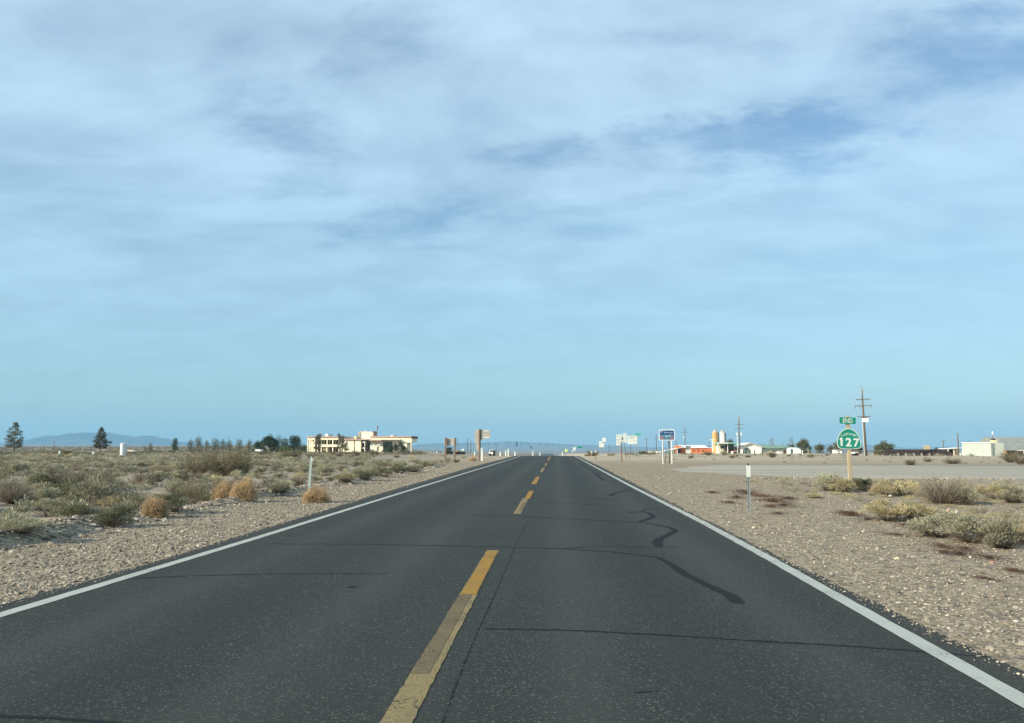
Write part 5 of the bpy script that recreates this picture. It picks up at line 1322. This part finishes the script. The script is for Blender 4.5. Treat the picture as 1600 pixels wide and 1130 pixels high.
caravan(264.5, 261.3, 268, 706.8, 708.8, 330, 'low cream caravan left of the lone dark conifer', creamd); caravan(281, 275.5, 287, 704.5, 707.6, 345, 'long white caravan right of the lone dark conifer'); caravan(297.5, 296, 299.6, 706, 708.4, 330, 'small white caravan under the leftmost poplar')
caravan(313, 311.3, 314.5, 706.3, 708, 340, 'tiny pale caravan under the second poplar', creamd, False); caravan(360, 357.7, 361.6, 704, 706.5, 350, 'tiny white caravan under the poplars by the tall twigs')
caravan(403, 399, 407.2, 702.3, 709.6, 250, 'tall blank white box trailer before the low dark tree', None, False); caravan(432, 428.2, 437.4, 706, 709.4, 280, 'low white caravan before the largest dark tree')
caravan(388, 386, 390.5, 703.5, 706, 360, 'tiny pale caravan left of the white box trailer', creamd, False)
caravan(687, 682, 692, 706.6, 708.4, 400, 'low white vehicle far left of the brown backward sign', wpaint, False)
barrel(387.8, 110, 386.6, 389.0, 717.2, 'small white drum alone on the bare ground left of the hotel grove', wpaint)
# ------------------------------------------------------------------ vehicles near the junction
def car(px, Y_, x0, x1, zt, zb, label, body, dark, nm='car', cat='car', rear=True):
    q = PX(px, Y_); o = thing(nm, label, cat, q.o); W_ = q.x(x1) - q.x(x0); h_c = q.z(zt); xa = q.x(x0)
    h_c = max(h_c, 1.3); L_ = W_
    pr = [(xa, .35), (xa, h_c*.60), (xa + L_*.06, h_c*.66), (xa + L_*.20, h_c*.97), (xa + L_*.30, h_c), (xa + L_*.72, h_c), (xa + L_*.84, h_c*.68), (xa + L_, h_c*.60), (xa + L_, .35)]
    MB().prism(pr, 0, 1.8).build('body', body, o, bevel=.04)
    MB().prism([(xa + L_*.13, h_c*.66), (xa + L_*.24, h_c*.93), (xa + L_*.70, h_c*.93), (xa + L_*.80, h_c*.66)], -.02, -.004).build('side_window', dark, o)
    for f_ in (.2, .8): MB().tube([(xa + L_*f_, -.05, .34), (xa + L_*f_, .2, .34)], .34, 14).build('wheel', tyre, o); MB().tube([(xa + L_*f_, 1.6, .34), (xa + L_*f_, 1.85, .34)], .34, 14).build('wheel', tyre, o)
    return o, q
o, q = car(768.5, 215, 764.0, 773.3, 703, 709, 'white and black car on the cross road at the crest', wpaint, dglass)
MB().box(q.x(770.4), q.x(773.4), -.06, 1.86, .3, max(q.z(703.4), 1.3)*.93).build('rear_end', black, o)
o, q = boxthing('pickup_truck', 'dark pickup truck seen between the legs of the brown backward sign', 'truck', 702, 190, [('body', black, 697, 705.5, 704, 709.3, 0, 1.9), ('cab', black, 697.4, 704.6, 699.3, 703.9, .1, 1.8), ('side_window', dglass, 699.6, 702.6, 700.3, 703.2, .04, .09), ('bumper', wpaint, 704.2, 705.6, 704.2, 708.6, -.06, -.01)]); wheels(o, q, (698.5, 704), .42)
o, q = boxthing('forklift', 'orange machine right of the brown backward sign', 'machine', 713.5, 190, [('body', orp, 711.4, 715, 704.4, 709.2, 0, 1.4), ('counterweight', rust, 715.05, 717, 705.5, 709.2, 0, 1.4)]); wheels(o, q, (712.4, 716), .35)
o, q = boxthing('flatbed_truck', 'green grey flatbed truck with tall white cab right of the orange machine', 'truck', 720.5, 200, [('bed', mat('faded_green_paint', (.20, .22, .17), (.14, .16, .12), 1, .7), 715.6, 722.6, 704.8, 708.2, 0, 2.0), ('cab', wpaint, 722.8, 724.8, 701.6, 708.4, 0, 2.0), ('cab_roof', wpaint, 720, 724.8, 702.2, 703, .1, 1.9), ('chassis', black, 715.8, 724.6, 708.1, 708.9, .2, 1.8)]); wheels(o, q, (717.5, 723.6), .4)
# ------------------------------------------------------------------ right: orange building
YO = 330; q = PX(1085, YO); o = thing('orange_building', 'long orange building with a white roof and open porch at its left', 'building', q.o)
def bb(nm, m_, x0, x1, zt, zb, y0, y1, parent=None): return MB().box(q.x(x0), q.x(x1), y0, y1, (-.6 if zb is None else q.z(zb)), q.z(zt)).build(nm, m_, parent or o)
bb('wall', orange, 1063.6, 1112.5, 700, None, 0, 14); bb('tower_wall', orange, 1056, 1063.5, 696.4, 700, -2, 6)
MB().prismx([(-.4, q.z(700.1)), (-.4, q.z(699.7)), (7, q.z(695.6)), (7.4, q.z(695.6)), (14.4, q.z(700.1))], q.x(1064), q.x(1106)).build('roof', wroof, o)
MB().prism([(q.x(1037), q.z(705.2)), (q.x(1064), q.z(699.6)), (q.x(1064), q.z(699.0)), (q.x(1037), q.z(704.5))], -3, 5).build('porch_roof', wroof, o)
bb('porch_wall', cream, 1049.5, 1056, 701.5, None, .5, 4.8); bb('porch_recess', dglass, 1057.5, 1063.4, 701, None, .3, .5)
for x_ in (1045, 1050.5, 1057): bb('porch_post', whitew, x_ - .3, x_ + .3, 702, None, -2.6, -2.3)
bb('side_wing', orange, 1106, 1113, 700.1, None, -.6, -.1); bb('wing_roof', wroof, 1106, 1113.4, 699.2, 700, -.8, 4)
for x0 in (1083, 1090, 1097): bb('window', dglass, x0, x0 + 2, 703, 705.5, -.06, -.02)
q = PX(1075, 200); o = thing('billboard', 'dark upright picture board with white lettered panels below, before the orange building', 'sign', q.o)
for x_ in (1072, 1078.4): MB().box(q.x(x_) - .05, q.x(x_) + .05, .02, .12, -.4, q.z(697)).build('post', galv, o)
bb('picture_board', mat('picture_dark', (.05, .06, .06), (.30, .32, .32), 1.6, .6), 1071.2, 1079, 696.8, 702.3, -.05, .0)
bb('lower_panel', wpaint, 1071.4, 1079, 702.8, 708.2, -.05, .0); lp = list(o.children)[-1]
mb = MB()
for k in range(5): mb.box(q.x(1072 + k*1.35), q.x(1072.9 + k*1.35), -.062, -.052, q.z(704.7), q.z(703.6)); mb.box(q.x(1072 + k*1.35), q.x(1072.7 + k*1.35), -.062, -.052, q.z(707.2), q.z(706.1))
mb.build('lettering', signink, lp)
def small_white(px, x0, x1, zt, zb, Y_, label): return boxthing('white_shed', label, 'shed', px, Y_, [('wall', whitew, x0, x1, zt + .6, zb, 0, 3), ('roof', wroof, x0 - .4, x1 + .4, zt, zt + .55, -.3, 3.3), ('door', brown, x0 + (x1 - x0)*.4, x0 + (x1 - x0)*.55, zt + 1, zb, -.04, -.01)])
small_white(1016, 1013.5, 1018.5, 705.2, 708, 420, 'tiny white shed far off left of the blue sign'); small_white(1029.5, 1025.8, 1033, 705, 707.4, 430, 'low white shed far off just left of the blue sign posts')
# silos
for px, x0, x1, zt, mt, tx in ((1117.6, 1113.4, 1122, 676, ochre, 'ochre yellow silo with conical cap'), (1129.2, 1125, 1133.2, 676.6, whitew, 'white silo right of the ochre one')):
    q = PX(px, 380); o = thing('silo', tx, 'silo', q.o); r_s = (q.x(x1) - q.x(x0))/2; zt_ = q.z(zt)
    MB().tube([(0, 0, -.6), (0, 0, zt_)], r_s, 20).build('shell', mt, o, smooth=False)
    MB().tube([(0, 0, zt_), (0, 0, zt_ + .8), (0, 0, zt_ + .82), (0, 0, zt_ + 1.3)], [r_s, r_s*.6, r_s*.5, r_s*.45], 20).build('cap', mat('cap_tan', (.48, .42, .32)), o)
    for k in range(5): MB().tube([(0, 0, zt_*(.15 + .18*k)), (0, 0, zt_*(.15 + .18*k) + .08)], r_s + .03, 20).build('band', mt, o)
    MB().box(r_s*.98, r_s + .5, -.3, .3, 0, zt_).build('ladder_duct', grey, o)
q = PX(1113.2, 300); o = thing('sign_pylon', 'white T shaped pylon before the ochre silo', 'sign pylon', q.o)
bb('column', wpaint, 1112.6, 1114, 687.3, None, 0, .3); bb('crossbar', wpaint, 1108.4, 1118.2, 686.7, 687.5, -.05, .35)
# fuel station
q = PX(1135, 310); o = thing('fuel_station', 'fuel station with green and white canopy below the silos', 'fuel station', q.o)
bb('kiosk_wall', mat('pale_kiosk', (.66, .64, .50), (.58, .56, .44), .6, .8), 1125.5, 1135, 692.6, None, 3, 9); bb('canopy', mat('canopy_green', (.22, .46, .36), (.18, .38, .3), .6, .5), 1119.5, 1153, 691.3, 693.4, -2.5, 9.2)
bb('canopy_fascia', whitew, 1119, 1136, 692.0, 693.2, -2.9, -2.55)
for x_ in (1120.6, 1122, 1135.6): bb('column', whitew, x_ - .4, x_ + .4, 693.3, None, -1.6, -1.1)
bb('door', dglass, 1123.3, 1125.3, 695, 704, 2.85, 2.98); bb('window', dglass, 1128, 1134, 697, 701, 2.85, 2.95); bb('fuel_pump', rust, 1131, 1134, 702, None, 0, .8); bb('dark_wall', grey, 1136, 1152.5, 694.5, None, 6, 9)
bb('low_wall', orange, 1140.4, 1150.6, 704.4, 708.5, -.5, -.1)
caravan(1147, 1144.2, 1151.5, 705.6, 708.8, 290, 'white low vehicle before the low orange wall of the fuel station', wpaint, False)
# white gabled hall and green roofed wing
q = PX(1173, 310); o = thing('white_hall', 'white gabled hall with an arched doorway right of the fuel station', 'building', q.o)
MB().prism([(q.x(1156.5), -.6), (q.x(1156.5), q.z(698.2)), (q.x(1172), q.z(692.6)), (q.x(1190), q.z(698.4)), (q.x(1190), -.6)], 0, 12).build('wall', whitew, o)
mb = MB(); mb.prism([(q.x(1152.5), q.z(698.8)), (q.x(1172), q.z(691.6)), (q.x(1191), q.z(698.0)), (q.x(1191), q.z(698.6)), (q.x(1172), q.z(692.4)), (q.x(1153), q.z(699.4))], -.9, 12.4); mb.build('roof', mat('pale_roof', (.62, .66, .60), (.5, .55, .5), .5, .6), o)
arch = [(q.x(1160.4), -.2), (q.x(1160.4), q.z(704.3))] + [(q.x(1166.5 - 6*math.cos(math.pi*k/8)), q.z(704.3) + .95*math.sin(math.pi*k/8)) for k in range(1, 8)] + [(q.x(1172.5), q.z(704.3)), (q.x(1172.5), -.2)]
MB().prism(arch, -.06, -.01).build('arched_doorway', gglass, o); ad = list(o.children)[-1]
mb = MB()
for x_ in (1163, 1167.8, 1170): mb.box(q.x(x_) - .12, q.x(x_) + .12, -.11, -.065, 0, q.z(702.6))
mb.build('frame', grey, ad); bb('door', dglass, 1178, 1179.4, 703.6, None, -.06, -.01); bb('vent', brown, 1173.4, 1174.6, 696.2, 697, -.05, -.01)
q = PX(1212, 312); o = thing('green_roofed_building', 'long low white building under a big green metal roof', 'building', q.o)
MB().prismx([(-.8, q.z(700.7)), (5, q.z(695.2)), (5.3, q.z(695.2)), (11, q.z(700.7))], q.x(1191.4), q.x(1235)).build('roof', groof, o)
bb('wall', whitew, 1191.6, 1234.4, 700.8, None, 0, 10); bb('fascia', mat('green_fascia', (.09, .16, .13), (.07, .13, .1), 1, .5), 1191, 1233, 700.3, 702.0, -1.0, -.82)
bb('window', dglass, 1206, 1213, 704.6, 706.2, -.05, -.01); bb('door', brown, 1224, 1230.6, 703.9, None, -.07, -.01); bb('side_door', dglass, 1234.5, 1237.6, 702, None, -.3, .2)
q = PX(1242.5, 300); o = thing('arched_shed', 'small white shed with a curved roof at the end of the green roofed building', 'shed', q.o)
prf = [(q.x(1235), -.4), (q.x(1235), q.z(701.8)), (q.x(1237), q.z(700.3)), (q.x(1241), q.z(699.4)), (q.x(1246), q.z(700)), (q.x(1250), q.z(701.8)), (q.x(1251.4), q.z(703.4)), (q.x(1251.4), -.4)]
MB().prism(prf, 0, 5).build('shell', mat('pale_shed_metal', (.74, .78, .74), (.66, .70, .66), .7, .6), o); bb('doorway', gglass, 1235.2, 1238.4, 701.8, None, -.05, -.01); bb('seam', grey, 1243.3, 1243.6, 700, None, -.04, -.01)
bb('vent_stack', galv, 1244.6, 1245.7, 694, 699.9, 2, 2.5)
for px, zt_, wd, kd, sh_, Yd, tx, nl in [(1141, 684.7, 20, 'tam', 'round', 350, 'dark rounded tree behind the fuel station canopy', 2200), (1205, 684, 11, 'thin', 'thin', 340, 'sparse brown tree behind the green roof', 450), (1223, 690, 8, 'thin', 'bushy', 350, 'small brown tree behind the right end of the green roof', 700),
   (1236, 683, 9, 'thin', 'thin', 345, 'thin bare tree behind the small curved roof shed', 450), (1231, 692, 12, 'thin', 'bushy', 345, 'pale brown bushy tree left of the big round tree', 900), (1240, 690.5, 13, 'grey', 'bushy', 340, 'olive tree touching the left of the big round tree', 1300),
   (1255, 684.5, 23, 'tam', 'bushy', 335, 'big round green tree right of the curved roof shed', 4200), (1265, 696, 10, 'dark', 'bushy', 330, 'dark low bush at the right foot of the big round tree', 900),
   (1281, 691, 17, 'tam', 'bushy', 300, 'round olive tree left of the route sign', 2600), (1298, 693.5, 14, 'tam', 'bushy', 300, 'smaller olive tree left of the shield of the route sign', 1900), (1310, 689, 22, 'tam', 'bushy', 285, 'olive tree half hidden behind the route shield', 2600), (1330, 694, 20, 'tam', 'bushy', 290, 'olive tree behind the post of the route sign', 1800), (1344, 697, 12, 'dark', 'bushy', 290, 'low dark tree left of the tall utility pole', 1200),
   (1381, 688.8, 33, 'tam', 'bushy', 260, 'wide round green tree right of the tall utility pole', 4600), (1465, 699, 12, 'dark', 'bushy', 330, 'dark green bush left of the low white roofed shed', 1100), (1481, 701, 18, 'grey', 'bushy', 330, 'grey green bush under the low white roofed shed', 1200)]:
    tree(px, Yd, zt_, wd, kd, tx, seed=int(px*5) % 89, shape=sh_, n=nl)
# ------------------------------------------------------------------ far right yard
def panel_fence(px0, px1, Y_, zt, zb, label):
    q = PX((px0 + px1)/2, Y_); o = thing('stacked_pipes', label, 'pipe stack', q.o); n_p = 5
    for j in range(4):
        MB().tube([(q.x(px0 + j*1.4), j*.5, q.z(zb) + .14 + j*.20), (q.x(px1 - j*2.0), j*.5 + 1.5, q.z(zb) + .14 + j*.20)], .12, 8).build('pipe', mat('dark_pipe', (.045, .036, .034), (.075, .055, .05), 2, .9), o)
    for k in range(9): x_ = q.x(px0 + (px1 - px0)*(k + .5)/9); MB().box(x_ - .12, x_ + .12, -.1, 2.2, -.4, q.z(zb) + .05).build('sleeper', mat('dark_pipe', (.045, .036, .034)), o)
    return o
panel_fence(1381, 1492, 185, 704.3, 708.6, 'long dark stack of rusty pipes on the right plain')
q = PX(1366, 190); o = thing('shade_frame', 'low dark flat roof on short posts between the tall pole and the pipes', 'shelter', q.o)
bb('roof', dwood, 1340, 1400, 704.2, 705.3, 0, 5)
for x_ in (1341, 1355, 1370, 1385, 1399): bb('post', brown, x_ - .4, x_ + .4, 705.2, None, .2, .5)
q = PX(1448, 230); o = thing('board', 'blank tan board standing over the stacked pipes', 'board', q.o)
bb('panel', mat('tan_board', (.50, .42, .26), (.42, .35, .22), 1, .8), 1443.2, 1453, 696, 703.6, 0, .1)
for x_ in (1444.5, 1451.5): bb('post', brown, x_ - .3, x_ + .3, 703.6, None, .11, .25)
small_white(1310, 1305.6, 1315.5, 703.3, 708.6, 230, 'small cream shed with two windows behind the route sign post')
caravan(1338, 1334.6, 1341.6, 706.4, 709, 205, 'white car sized shape on the ground left of the tall pole', wpaint, False)
caravan(1409, 1404, 1415, 703.2, 704.6, 420, 'far low white roof right of the wide round tree', wpaint, False)
q = PX(1490, 235); o = thing('open_shed', 'open shed with a thin white roof left of the pale metal building', 'shed', q.o)
MB().prism([(q.x(1478), q.z(701.8)), (q.x(1503), q.z(700)), (q.x(1503), q.z(699.4)), (q.x(1478), q.z(701.1))], -1, 5).build('roof', wroof, o)
bb('wall', creamd, 1496, 1500.5, 701, None, 1, 4); bb('dark_bay', dglass, 1484, 1495.8, 702.2, None, 3, 4)
for x_ in (1480, 1489, 1502): bb('post', whitew, x_ - .3, x_ + .3, 701.2, None, -.5, -.2)
bb('white_box', wpaint, 1495.4, 1497.4, 708.5, None, -1.2, -.6)
# pale metal building, turned so that its end wall shows
pA, pB = at(1503.2, 159.0), at(1549.2, 152); pC = at(1568, 152.74)
base = pB.copy(); base.z = min(pA.z, pB.z) - .1
o = thing('metal_building', 'pale green metal box building with ribbed end wall on the right', 'building', base)
dA = Vector((pA.x - pB.x, pA.y - pB.y, 0)); dC = Vector((pC.x - pB.x, pC.y - pB.y, 0)); hB = P3(1549, 691.8, pB.y).z - base.z
V = [(0, 0), (dA.x, dA.y), (dA.x + dC.x, dA.y + dC.y), (dC.x, dC.y)]
mb = MB(); mb.add([(x, y, -.4) for x, y in V] + [(x, y, hB) for x, y in V], [(0, 1, 5, 4), (1, 2, 6, 5), (2, 3, 7, 6), (3, 0, 4, 7), (4, 5, 6, 7)]); mb.build('wall', metalw, o)
nA = Vector((dA.y, -dA.x, 0)).normalized(); nA = nA if nA.y < 0 else -nA
nC = Vector((dC.y, -dC.x, 0)).normalized(); nC = nC if nC.x*1 > 0 and nC.y < 0 else -nC
nC = nC if nC.dot(dA) < 0 else -nC
for k in range(13):
    c_ = dC*((k + .5)/13) + nC*.02; MB().bar((c_.x, c_.y, -.3), (c_.x, c_.y, hB - .05), .10, .06).build('rib', mat('rib_metal', (.66, .70, .60), (.50, .55, .47), .8, .5), o)
mb = MB(); e_ = dC.normalized(); c_ = nC*.06; mb.bar((c_.x, c_.y, -.3), (c_.x, c_.y, hB), .25, .2); mb.build('corner_post', grey, o)
mb = MB(); c0, c1 = nA*.06, dA + nA*.06; mb.bar((c0.x, c0.y, hB + .02), (c1.x, c1.y, hB + .02), .14, .14); mb.build('eave', wroof, o)
mb = MB()
for k in (.31,): c_ = dA*(1 - k*0 - .72) + nA*.04; mb.bar((c_.x, c_.y, 0), (c_.x, c_.y, hB - .1), .10, .06)
for k in range(1, 28): c_ = dA*(k/28) + nA*.015; mb.bar((c_.x, c_.y, 0), (c_.x, c_.y, hB - .06), .03, .03)
mb.build('panel_seams', metalw, o)
q = PX(1557, 200); o = thing('rooftop_box', 'cream box with a dark cap showing above the right end of the metal building', 'box', q.o)
bb('box', mat('cream_box', (.70, .64, .38), (.6, .55, .33), 1, .7), 1552.8, 1558.8, 687.8, None, 0, 1.5); bb('cap', black, 1553, 1556.4, 685.4, 687.7, .2, 1.2)
q = PX(1590, 300); o = thing('grey_roofed_barn', 'large barn with a long faded grey roof at the right edge', 'barn', q.o)
mr, t, b, co = new_mat('patched_grey_roof')
n_ = t.noise(co, .8, 4, .6); vv_ = t.voro(co, .35)
c = t.mix(t.ss(n_, .35, .65), (.20, .215, .19, 1), (.27, .28, .245, 1)); c = t.mix(t.ss(t.noise(co, .9, 3, .6), .66, .72), c, (.48, .5, .46, 1)); t.L(c, b.inputs['Base Color']); b.inputs['Roughness'].default_value = .7
MB().prismx([(-2, q.z(703.6)), (9, q.z(682.6)), (9.4, q.z(682.6)), (20, q.z(703.6))], q.x(1561), q.x(1650)).build('roof', mr, o)
bb('wall', whitew, 1563, 1648, 703.4, None, 0, 18); bb('skylight', whitew, 1596.8, 1604, 693, 697, -3.2, -2.4)
q = PX(1583, 160); o = thing('truck_bed', 'rusty brown truck bed with an ochre end behind the dark bush at the right edge', 'trailer', q.o)
bb('side_panel', rust, 1572, 1598.4, 705.2, 710.6, 0, 2.2); bb('end_panel', ochre, 1569, 1571.8, 704.8, 711, 0, 2.2); bb('top_rail', black, 1571.8, 1599, 704.6, 705.15, -.06, 2.26)
wheels(o, q, (1576, 1580, 1594), .42)
q = PX(1601, 175); o = thing('white_trailer', 'bright white trailer cut by the right edge of the photo', 'trailer', q.o)
bb('body', wpaint, 1598.6, 1620, 704, 710.5, 0, 2.4); bb('lower_skirt', grey, 1599, 1620, 710.6, 711.6, .1, 2.3); wheels(o, q, (1606, 1610), .4)
# low wall posts before the trees on the right
for px, zt_, tx in ((1253.6, 703.5, 'white post right of the curved roof shed'), (1262.6, 702, 'tall tan post right of the curved roof shed')):
    q = PX(px, 250); o = thing('yard_post', tx, 'post', q.o); bb('post', whitew if px < 1260 else wood, px - .5, px + .5, zt_, None, 0, .2); bb('cap', grey, px - .7, px + .7, zt_ - .3, zt_, -.05, .25)
